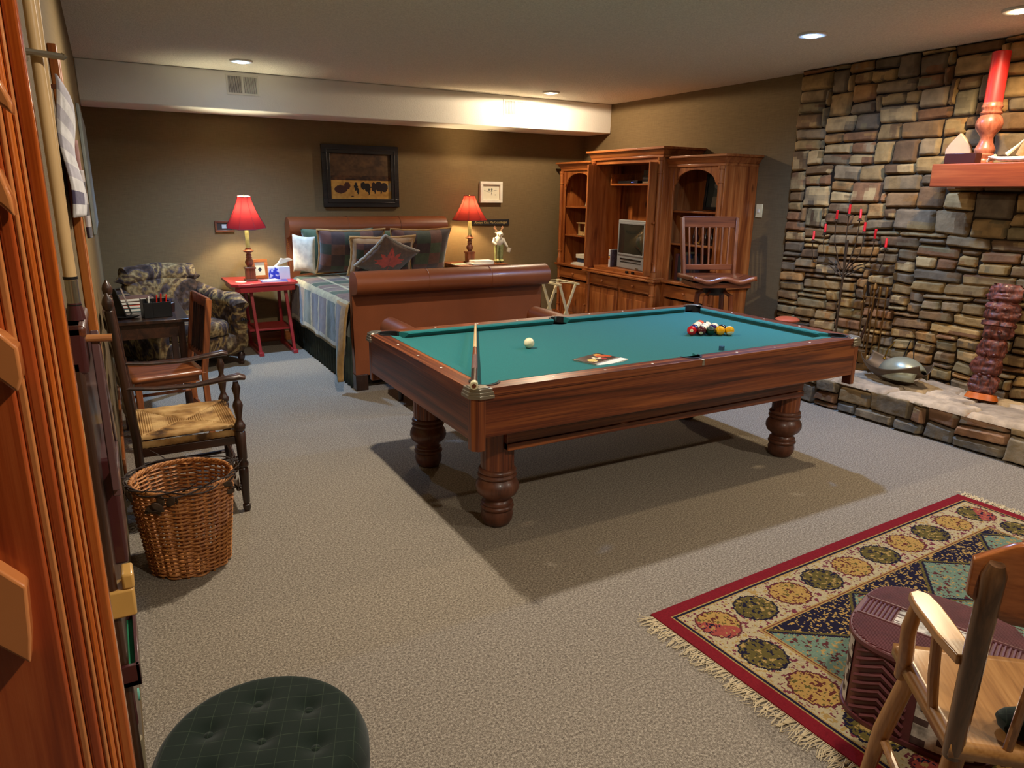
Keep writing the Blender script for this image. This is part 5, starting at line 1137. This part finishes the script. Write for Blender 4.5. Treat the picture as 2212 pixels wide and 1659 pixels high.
# ---------------------------------------------------------------- wall rack on the left wall
def cue_rack():
    t=thing('wall_cue_rack','mahogany wall rack for cues and billiard gear on the left wall','cue rack',(-1.433,-1.3,0))
    A=M['burg']; X=0
    def plate(name,x1,y0,y1,z0,z1,m,parent=t): return B().box((0,y0,z0),(x1,y1,z1)).build(name,m,parent,bevel=.006,seg=3)
    plate('upper_holder',.036,-.10,.10,1.325,1.345,M['midy']); plate('holder_plate',.033,-.10,.10,1.27,1.345,A)
    plate('long_board',.026,-.10,.30,.52,1.293,M['darkz']); plate('side_board',.046,.0,.22,.90,1.10,A)
    B().tube([(0,-.05,1.318),(.068,-.05,1.315)],[.006,.006],10).build('peg',wood('beech',lin(150,92,48),lin(180,116,64),lin(200,140,84),'x',8,1,.5),t)
    b=B(); b.tube([(.0,-.06,1.722),(.018,-.06,1.722),(.056,-.06,1.719),(.058,-.06,1.722)],[.006,.0045,.0045,.005],8); b.tube([(.006,-.11,1.722),(.006,0,1.722)],.006,8); b.build('top_hook',M['pewter'],t)
    # felt trough
    b=B(); x1=.042; b.box((0,-.108,.725),(x1,-.10,.765)); b.box((0,.066,.725),(x1,.074,.765)); b.box((x1-.006,-.108,.725),(x1,.074,.765)); b.box((0,-.108,.725),(x1,.074,.735)); b.build('gear_trough',A,t,bevel=.001)
    B().box((.002,-.099,.735),(x1-.007,.065,.752)).build('felt_lining',plain('green_felt',lin(16,110,70),.9),t)
    B().box((0,-.098,.635),(.028,.06,.724)).build('chalk_plate',A,t,bevel=.006,seg=3)
    B().at((.0305,-.04,.66),ry=PI/2).lathe([(0,.011),(.003,.011)],16).build('chalk_disc',plain('teal_chalk',lin(110,180,160),.9),t)
    b=B(); b.box((0,-.105,.855),(.050,-.06,.905)); b.box((.034,-.105,.905),(.052,-.06,.932)); b.build('maple_bracket',plain('pale_maple',lin(206,158,84),.3,0,.5,.4),t,bevel=.004,seg=3)
    b=B(); b.tube([(.018,-.08,.02),(.018,-.08,.60)],.012,12); b.build('lower_post',plain('brushed_tube',lin(150,136,110),.3,.4),t); B().box((0,-.12,0),(.03,.12,.03)).build('base_block',M['midy'],t)
cue_rack()
def hung_cue(label,x,y,z0,z1,zj,rs,name='hung_pool_cue'):
    t=thing('pool_cue',label,'pool cue',(x,y,0),group='pool cues hung in the wall rack')
    if y>-1.3: t.rotation_euler=(0,.016,0); t.location.x=x-.022
    B().tube([(0,0,zj+.035),(0,0,z1)],[rs,rs*.62],16).build('shaft',bpy.data.materials['maple'],t)
    B().tube([(0,0,zj),(0,0,zj+.035)],[rs*1.02,rs*1.02],16).build('joint',M['steel'],t)
    for z in (zj-.006,zj+.036): B().tube([(0,0,z),(0,0,z+.004)],[rs*1.12]*2,16).build('joint_ring',M['black'],t)
    B().tube([(0,0,z0),(0,0,zj)],[rs*1.5,rs*1.05],16).build('butt',M['burg'],t)
hung_cue('pale-shafted pool cue nearest the viewer in the wall rack',-1.409,-1.345,1.346,2.50,1.372,.0088)
c2=hung_cue('pool cue farther along the wall rack, half hidden by the nearest cue',-1.4135,-1.24,1.346,2.50,1.372,.0078)
def triangle():
    t=tag(B().prism([(0,0),(.012,.0),(.017,.02),(.21,-.272),(.205,-.292),(-.165,-.292),(-.172,-.272),(-.017,.02)],-.0,.030,'x').build('ball_triangle',plain('mauve_plastic',lin(92,66,66),.25,0,.5,.4),loc=(-1.395,-1.23,1.335)),'mauve ball rack triangle hanging from the peg on the left wall','ball triangle')
    bpy.data.objects.remove(t)
    b=B(); m_=plain('mauve_plastic',lin(92,66,66),.25,0,.5,.4)
    w=.012; 
    def side(p,q): b.bar((0,p[0],p[1]),(0,q[0],q[1]),.028,w,(1,0,0))
    T=(0,0); L=(-.02,-.25); Rr=(.24,-.255)
    side(T,Rr); side(T,L); side(L,Rr)
    o=b.build('ball_triangle',m_,loc=(-1.389,-1.335,1.315),bevel=.002); tag(o,'mauve ball rack triangle hanging from the peg on the left wall','ball triangle')
triangle()
# ---------------------------------------------------------------- flags / cloths on the casing, pale panel
def cloths():
    def pl(u,v): return lin(226,222,222) if int(v*10)%2==0 else lin(200,196,204) if int(u*3)%2 else lin(90,80,110) if int(v*10)%5==1 else lin(186,180,190)
    b=B(); b.grid(lambda u,v:(-1.432+.034*math.sin(PI*(.1+.8*u))+.006*math.sin(v*8),-.52+u*.30,1.47+v*(.33-.12*u)),16,30,pl); tag(b.build('white_checked_shirt',M['quilt'],thick=.004),'white checked cloth hanging on the left wall before the orange board','cloth'); B().box((-1.434,-.40,1.78),(-1.405,-.385,1.79)).build('peg',M['midx'],bpy.data.objects['white_checked_shirt'])
    b=B(); b.grid(lambda u,v:(-1.428+.03*math.sin(PI*(.1+.8*u)),-.205+u*.06,1.47+v*.20),6,12,lambda u,v:lin(150,100,92)); tag(b.build('dusty_pink_strip',M['quilt'],thick=.004),'dusty pink strip hanging over the white checked cloth','cloth')
    def p2(u,v): k=int(v*12); return lin(44,28,42) if k%4<2 else lin(168,158,156)
    b=B(); b.grid(lambda u,v:(-1.404+.010*math.sin(PI*u),-.20+u*.12,1.40+v*.19),6,36,p2); tag(b.build('dark_plaid_scarf',M['quilt'],thick=.004),'dark and pale plaid scarf hanging on the orange wall board','scarf'); B().box((-1.434,-.11,1.585),(-1.398,-.10,1.595)).build('peg',M['midx'],bpy.data.objects['dark_plaid_scarf'])
    tag(B().box((-1.432,2.5,1.26),(-1.415,4.38,2.02)).build('pale_wall_board',plain('grey_board',lin(120,124,120),.5),bevel=.003),'long pale grey board on the left wall near the back corner','wall board')
cloths()
t=thing('pine_wall_board','orange pine board of two planks hanging on the left wall behind the cloths','wall board',(-1.433,-.30,0))
OB=wood('orange_pine',lin(150,74,20),lin(186,104,34),lin(206,128,56),'z',10,.8,.45,.1)
B().box((0,0,.56),(.021,.075,1.90)).build('plank',OB,t,bevel=.003); B().box((0,.080,.56),(.0225,.15,1.885)).build('plank',OB,t,bevel=.003); B().box((0,-.02,1.62),(.012,.17,1.66)).build('batten',OB,t)
# ---------------------------------------------------------------- foreground carved pine post
def post():
    od,om,ol=lin(134,54,16),lin(178,88,30),lin(200,116,50)
    Pn=wood('varnished_fir',od,om,ol,'z',16,.8,.16,.6,1.4); Ph=wood('fir_heart',lin(122,44,16),lin(156,66,26),lin(182,90,42),'z',16,.8,.16,.6,1.4); Pl=plain('pale_fir_edge',lin(190,118,66),.2,0,.5,.5,.1,6)
    t=thing('carved_pine_post','glossy orange pine post with carved blocks at the left edge of the view','post',(0,0,0))
    y=-2.0
    B().box((-1.600,-1.975,0),(-1.402,-1.83,2.548)).build('core_board',Pn,t,bevel=.002)
    for x0,x1,yf in ((-1.600,-1.4225,-2.006),(-1.4165,-1.4075,-1.999),(-1.4035,-1.3985,-1.994),(-1.3955,-1.386,-1.986)): B().box((x0,yf,0),(x1,-1.97,2.548)).build('stepped_board',Ph if x1<-1.405 else Pn,t,bevel=.0025,seg=3)
    for x0,x1,yf in ((-1.4225,-1.4165,-2.002),(-1.4075,-1.4035,-1.997),(-1.3985,-1.3955,-1.990)): B().box((x0,yf,0),(x1,-1.97,2.548)).build('pale_bead',Pl,t,bevel=.0018,seg=3)
    for P in ([(-1.4075,1.553),(-1.4037,1.534),(-1.4037,1.5224),(-1.411,1.5305),(-1.46,1.575),(-1.46,1.60)],[(-1.4234,1.4454),(-1.4148,1.4342),(-1.4150,1.412),(-1.4195,1.402),(-1.4283,1.4121),(-1.47,1.455),(-1.47,1.49)],[(-1.449,1.2709),(-1.4351,1.2532),(-1.4380,1.21),(-1.4415,1.1884),(-1.4582,1.2085),(-1.50,1.255),(-1.50,1.32)],[(-1.3996,1.6084),(-1.3951,1.595),(-1.3960,1.588),(-1.45,1.636),(-1.45,1.655)]):
        b=B(); b.prism(P,-2.022,-2.0,'y'); b.build('carved_block',Pl,t,bevel=.0022,seg=3)
post()
# ---------------------------------------------------------------- ottoman bottom left
def ottoman():
    t=thing('round_green_ottoman','round dark green tufted ottoman at the bottom left','ottoman',(-1.195,-1.275,0))
    m,nt,b_=newmat('green_check_velvet'); setp(b_,.9,0,.15); b_.inputs['Sheen Weight'].default_value=.15
    v=coords(nt,(1,1,1),rot=(0,0,.35)); sp=N(nt,'ShaderNodeSeparateXYZ'); nt.links.new(v,sp.inputs[0]); outs=[]
    for ax in (0,1):
        ml=N(nt,'ShaderNodeMath',operation='MULTIPLY'); ml.inputs[1].default_value=26; nt.links.new(sp.outputs[ax],ml.inputs[0]); fr=N(nt,'ShaderNodeMath',operation='FRACT'); nt.links.new(ml.outputs[0],fr.inputs[0]); lt=N(nt,'ShaderNodeMath',operation='LESS_THAN'); lt.inputs[1].default_value=.035; nt.links.new(fr.outputs[0],lt.inputs[0]); outs.append(lt.outputs[0])
    mx=N(nt,'ShaderNodeMath',operation='MAXIMUM'); nt.links.new(outs[0],mx.inputs[0]); nt.links.new(outs[1],mx.inputs[1]); n=N(nt,'ShaderNodeTexNoise'); n.inputs['Scale'].default_value=30; nt.links.new(v,n.inputs[0]); mlt=N(nt,'ShaderNodeMath',operation='MULTIPLY'); nt.links.new(mx.outputs[0],mlt.inputs[0]); nt.links.new(n.outputs[0],mlt.inputs[1])
    mi=N(nt,'ShaderNodeMix',data_type='RGBA'); nt.links.new(mlt.outputs[0],mi.inputs[0]); mi.inputs[6].default_value=lin(20,32,24); mi.inputs[7].default_value=lin(62,76,56); nt.links.new(mi.outputs[2],b_.inputs['Base Color'])
    tf=[(0,0)]+[(.12*math.cos(a),.12*math.sin(a)) for a in np.linspace(.4,2*PI+.4,7)[:-1]]
    def top(u,v):
        a=2*PI*u; r=.222*v; x,y=r*math.cos(a),r*math.sin(a); z=.428-.05*max(0,(v-.86)/.14)**2
        for p,q in tf: z-=.014*math.exp(-((x-p)**2+(y-q)**2)/.0006)
        return (x,y,z)
    b=B(); b.grid(top,72,30); b.rings([[(.222*math.cos(a),.222*math.sin(a),z) for a in np.linspace(0,2*PI,73)[:-1]] for z in (.378,.33)],cap=False); bmesh.ops.remove_doubles(b.bm,verts=b.bm.verts,dist=.0004)
    cu=b.build('tufted_cushion',m,t,angle=80)
    for p,q in tf: B().ball((p,q,.4145),(.011,.011,.005),12,6).build('button',m,cu)
    B().lathe([(.30,.214),(.305,.220),(.335,.220),(.34,.216)],48).build('wooden_apron',M['midx'],t)
    for k in range(4): a=PI/4+k*PI/2; B().at((.16*math.cos(a),.16*math.sin(a),0)).lathe([(0,.014),(.05,.018),(.25,.026),(.30,.03)],14).build('leg',M['midz'],t)
ottoman()
# ================================================================ RUG, DRUM, CHAIR
def rug():
    X0,Y1=.27,-.83; th=.04; Lr,Wr=2.20,1.62
    t=thing('oriental_rug','red-bordered oriental rug with gold and green diamond medallions','rug',(X0,Y1,0),rz=th)
    RED=lin(120,26,34); GOLD=lin(160,130,76); OL=lin(92,80,40); CR=lin(172,156,120); TEAL=lin(104,124,104); NAVY=lin(30,26,44); SAND=lin(168,132,72); PK=lin(150,70,60)
    def motif(x,y,base,s,dk,seed=0):
        # flowery blotches
        n=vn(x*70+seed,y*70,seed)*.55+vn(x*150,y*150+seed,seed+1)*.45
        if n>.66: return dk
        if n<.30: return GOLD if base is not GOLD and base is not SAND else OL
        return base
    def cf(u,v):
        x=u*Lr; y=v*Wr  # y from far edge (v=0) toward camera
        de=min(x,Lr-x,y,Wr-y)
        if de<.052: return RED
        if de<.060 or .066<de<.072: return GOLD
        if de<.066: return NAVY
        B0,B1=.072,.275
        if de<B1:
            # along coordinate
            horiz = (de==y or de==Wr-y)
            s=(x if horiz else y); d=de-B0; w=B1-B0; per=.205
            k=int((s-.072)/per); f=((s-.072)%per)/per-.5; g=d/w-.5
            e=(f/.44)**2+(g/.40)**2; wob=.10*math.sin(math.atan2(g,f)*16)
            nx,ny=x,y
            if e<1+wob*.6 and e>.82+wob*.6: return NAVY if k%2 else lin(90,40,44)
            if e<.82+wob*.6: 
                if k==0 and f<0: pass
                base=(SAND,OL)[k%2] 
                if k%4==0 and not horiz: base=PK
                return motif(nx,ny,base,1,lin(90,44,36) if base is SAND else NAVY,2)
            return motif(nx,ny,CR,1,lin(110,50,60),5)
        if de<B1+.008 or B1+.014<de<B1+.020: return GOLD
        if de<B1+.014: return lin(110,60,44)
        # field lattice diamonds
        p=.50; q=.38; a=(x-.3)/p+(y-.3)/q; b_=(x-.3)/p-(y-.3)/q; ia,ib=math.floor(a),math.floor(b_); fa,fb=a-ia,b_-ib
        ed=min(fa,1-fa,fb,1-fb)
        if ed<.035: return NAVY if (ia+ib)%2 else OL
        base=[TEAL,SAND,lin(126,22,30),NAVY,OL,SAND,lin(110,24,30),TEAL,SAND,OL,lin(126,22,30)][(ia*4+ib*7+3)%11]
        return motif(x,y,base,1,(SAND if base in (NAVY,) else lin(84,40,40) if base is not RED else SAND),7)
    b=B(); nu,nv=420,310
    b.grid(lambda u,v:(u*Lr,-v*Wr,.009+.001*vn(u*9,v*9)),nu,nv,cf); b.norecalc=False
    b.box((0,-Wr,.0005),(Lr,0,.0085),RED); b.build('pile',vcol('wool_pile',.95,.1,0,.4,240,.10,160),t)
    F=plain('cream_fringe_yarn',lin(214,196,160),.9,var=.15); rs=random.Random(3)
    for s,x in ((-1,0),(1,Lr)):
        b=B(); n=330
        for k in range(n):
            y=-.008-k*(Wr-.016)/(n-1); l=rs.uniform(.05,.085); dy=rs.uniform(-.03,.03)
            b.tube([(x,y,.005),(x+s*l*.5,y+dy*.3+rs.uniform(-.006,.006),.007),(x+s*l,y+dy,.004)],[.0016,.0018,.0012],4)
            if k%6==0: b.tube([(x+s*.02,y,.006),(x+s*.045,y+.02,.010),(x+s*.03,y+.035,.006)],[.0016]*3,4)
        b.build('fringe',F,t)['kind']='stuff'
rug()
def drum():
    t=thing('drum_table','squat burgundy drum table with ribbed sides and whitewashed inlays','drum table',(.69,-1.625,.011),rz=.33)
    Rr,H=.224,.27; D=plain('burgundy_reed',lin(92,44,46),.45,0,.5,.15,.2,20); WH=vcol('whitewashed_wood',.7,.3,0,.4,60,.35,30)
    # octagon-ish rounded plan
    def plan(a,k=1): e=3.2; c,s=math.cos(a),math.sin(a); r=(abs(c)**e+abs(s)**e)**(-1/e); return (Rr*k*r*c,Rr*k*r*s)
    n=320
    b=B(); b.rings([[plan(a,.94) for a in ()] or [(plan(a,.95)[0],plan(a,.95)[1],z) for a in np.linspace(0,2*PI,n+1)[:-1]] for z in (0,H-.02)])
    b.rings([[(plan(a,.985)[0],plan(a,.985)[1],z) for a in np.linspace(0,2*PI,n+1)[:-1]] for z in (0,.014)]); b.build('drum_body',D,t)
    # diagonal ribs on sides
    for q in range(8):
        b=B()
        a0=q*PI/4+.06; a1=(q+1)*PI/4-.06
        if q%2==1:
            for k in range(9):
                z0=.018+k*.028; 
                pts=[]
                for j in range(9):
                    f=j/8; a=a0+(a1-a0)*f; z=z0+(.05*(1-abs(2*f-1)))-.02
                    if .012<z<H-.02: p=plan(a,.965); pts.append((p[0],p[1],z))
                if len(pts)>2: b.tube(pts,.0065,5)
        if q%2==1: b.build('chevron_ribs',D,t)
    for q in range(0,8,2):
        a0=q*PI/4+.05; a1=(q+1)*PI/4-.05; w=B(); w.grid(lambda u,v:(plan(a0+(a1-a0)*u,.962)[0],plan(a0+(a1-a0)*u,.962)[1],.02+v*(H-.05)),24,10,lambda u,v: lin(196,186,172) if vn(u*6,v*26,3)>.38 else lin(80,60,56)); w.build('whitewashed_panel',WH,t)
    # top : ribbed disc in quadrants with white rectangle inlay
    b=B(); 
    b.rings([[(plan(a,k)[0],plan(a,k)[1],z) for a in np.linspace(0,2*PI,n+1)[:-1]] for k,z in ((.98,H-.022),(1.0,H-.016),(1.0,H-.004),(.985,H))]); tp=b.build('drum_top',D,t)
    b=B()
    for k in range(-30,31):
        x=k*.0072
        if abs(x)<.055+.004: continue
        ym=0
        for yy in np.linspace(0,Rr,60):
            if (abs(x/Rr)**3.2+abs(yy/Rr)**3.2)<.92: ym=yy
        if ym>.02: b.tube([(x,-ym,H+.001),(x,ym,H+.001)],.0030,5)
    for k in range(-30,31):
        y=k*.012
        if abs(y)>.205 or abs(y)<.112: continue
        b.tube([(-.053,y,H+.001),(.053,y,H+.001)],.0042,5)
    for x in (-.056,.056): b.tube([(x,-.21,H+.002),(x,.21,H+.002)],.006,6)
    b.build('top_ribs',D,tp)
    b=B(); b.grid(lambda u,v:((u-.5)*.106,(v-.5)*.22,H+.0025),20,28,lambda u,v: lin(206,198,186) if vn(u*22,v*4,3)>.3 else lin(100,80,76)); b.build('top_inlay',WH,tp)
drum()
def captain():
    t=thing('captains_armchair','light oak armchair seen from behind at the bottom right','armchair',(.345,-2.0,0.011),rz=-.714)   # faces +y local
    O=wood('golden_oak',lin(104,64,30),lin(150,100,52),lin(184,134,80),'z',9,.8,.28,.35); O2=wood('golden_oak_y',lin(116,74,36),lin(152,106,58),lin(174,128,76),'y',7,.7,.28,.35); OX=wood('oak_crest',lin(90,44,18),lin(132,72,34),lin(156,92,48),'x',9,.8,.2,.5); DK=wood('brown_oak',lin(60,38,22),lin(92,62,38),lin(120,84,52),'z',9,.8,.28,.35)
    zs=.43
    def seat(u,v):
        x=(u-.5)*(.46+.02*v); y=-.21+v*.345; return (x,y,zs-.014*math.sin(u*PI)*math.sin(v*PI)+.004)
    b=B(); b.grid(seat,20,20); b.build('seat',O2,t,thick=.032)
    for s in (-1,1):
        # back post, round with domed head
        b=B(); b.tube([(s*.215,-.19,zs-.02),(s*.225,-.215,.62),(s*.24,-.255,.865),(s*.24,-.258,.888)],[.019,.0205,.021,.013],18); b.build('back_post',DK,t,angle=60)
        # arm: flat paddle from post forward
        def arm(sgn):
            return None
        P=[(-.215,-.018),(-.14,-.026),(-.02,-.028),(.03,-.022),(.045,0),(.03,.022),(-.02,.028),(-.14,.026),(-.215,.018)]
        b=B(); b.M=Matrix.Translation((s*.243,0,.645))@Matrix.Rotation(-s*.03,4,'Z')@Matrix.Rotation(-.03,4,'X'); b.prism([(q,p) for p,q in P],-.011,.011,'z'); b.at(); b.build('arm',O2,t,bevel=.004,seg=3)
        # bentwood arm supports and legs
        b=B(); b.tube([(s*.243,.025,.635),(s*.252,.03,.56),(s*.240,.05,.47),(s*.228,.09,.39)],[.014,.017,.017,.015],12); b.build('arm_support',O,t,angle=60)
        b=B(); b.tube([(s*.243,-.09,.635),(s*.235,-.09,.53),(s*.222,-.09,zs)],[.011,.012,.011],10); b.build('arm_spindle',O,t)
        b=B(); b.tube([(s*.205,.09,zs-.03),(s*.235,.12,.20),(s*.25,.15,.0)],[.020,.022,.015],14); b.build('front_leg',O,t,angle=60)
        b=B(); b.tube([(s*.20,-.17,zs-.03),(s*.23,-.20,.20),(s*.245,-.24,.0)],[.020,.022,.015],14); b.build('rear_leg',O,t,angle=60)
        B().tube([(s*.232,.115,.18),(s*.232,-.205,.18)],.011,10).build('side_stretcher',O,t)
    b=B(); b.grid(lambda u,v:((u-.5)*.54,-.232-.035*math.sin(u*PI),.765+v*(.165-.0*u)-.045*max(0,abs(2*u-1)-.75)/.25*(2*v-1)),28,8); b.build('crest_rail',OX,t,thick=.02,bevel=.003)
    for x in (-.12,-.04,.04,.12): B().tube([(x,-.195,zs),(x*1.1,-.255,.75)],[.009,.009],8).build('back_spindle',O,t)
    B().tube([(-.23,-.05,.18),(.23,-.05,.18)],.011,10).build('cross_stretcher',O,t)
captain()
c=thing('green_cushion','small dark green cushion at the back of the oak armchair seat, bottom right corner','cushion',(.345+.02*.756-.135*.655,-2.0-.02*.655-.135*.756,.452),rz=-.714)
b=B(); puff(b,(0,0,.026),(.27,.085,.052),3.2); b.build('cushion_body',bpy.data.materials['green_check_velvet'],c)
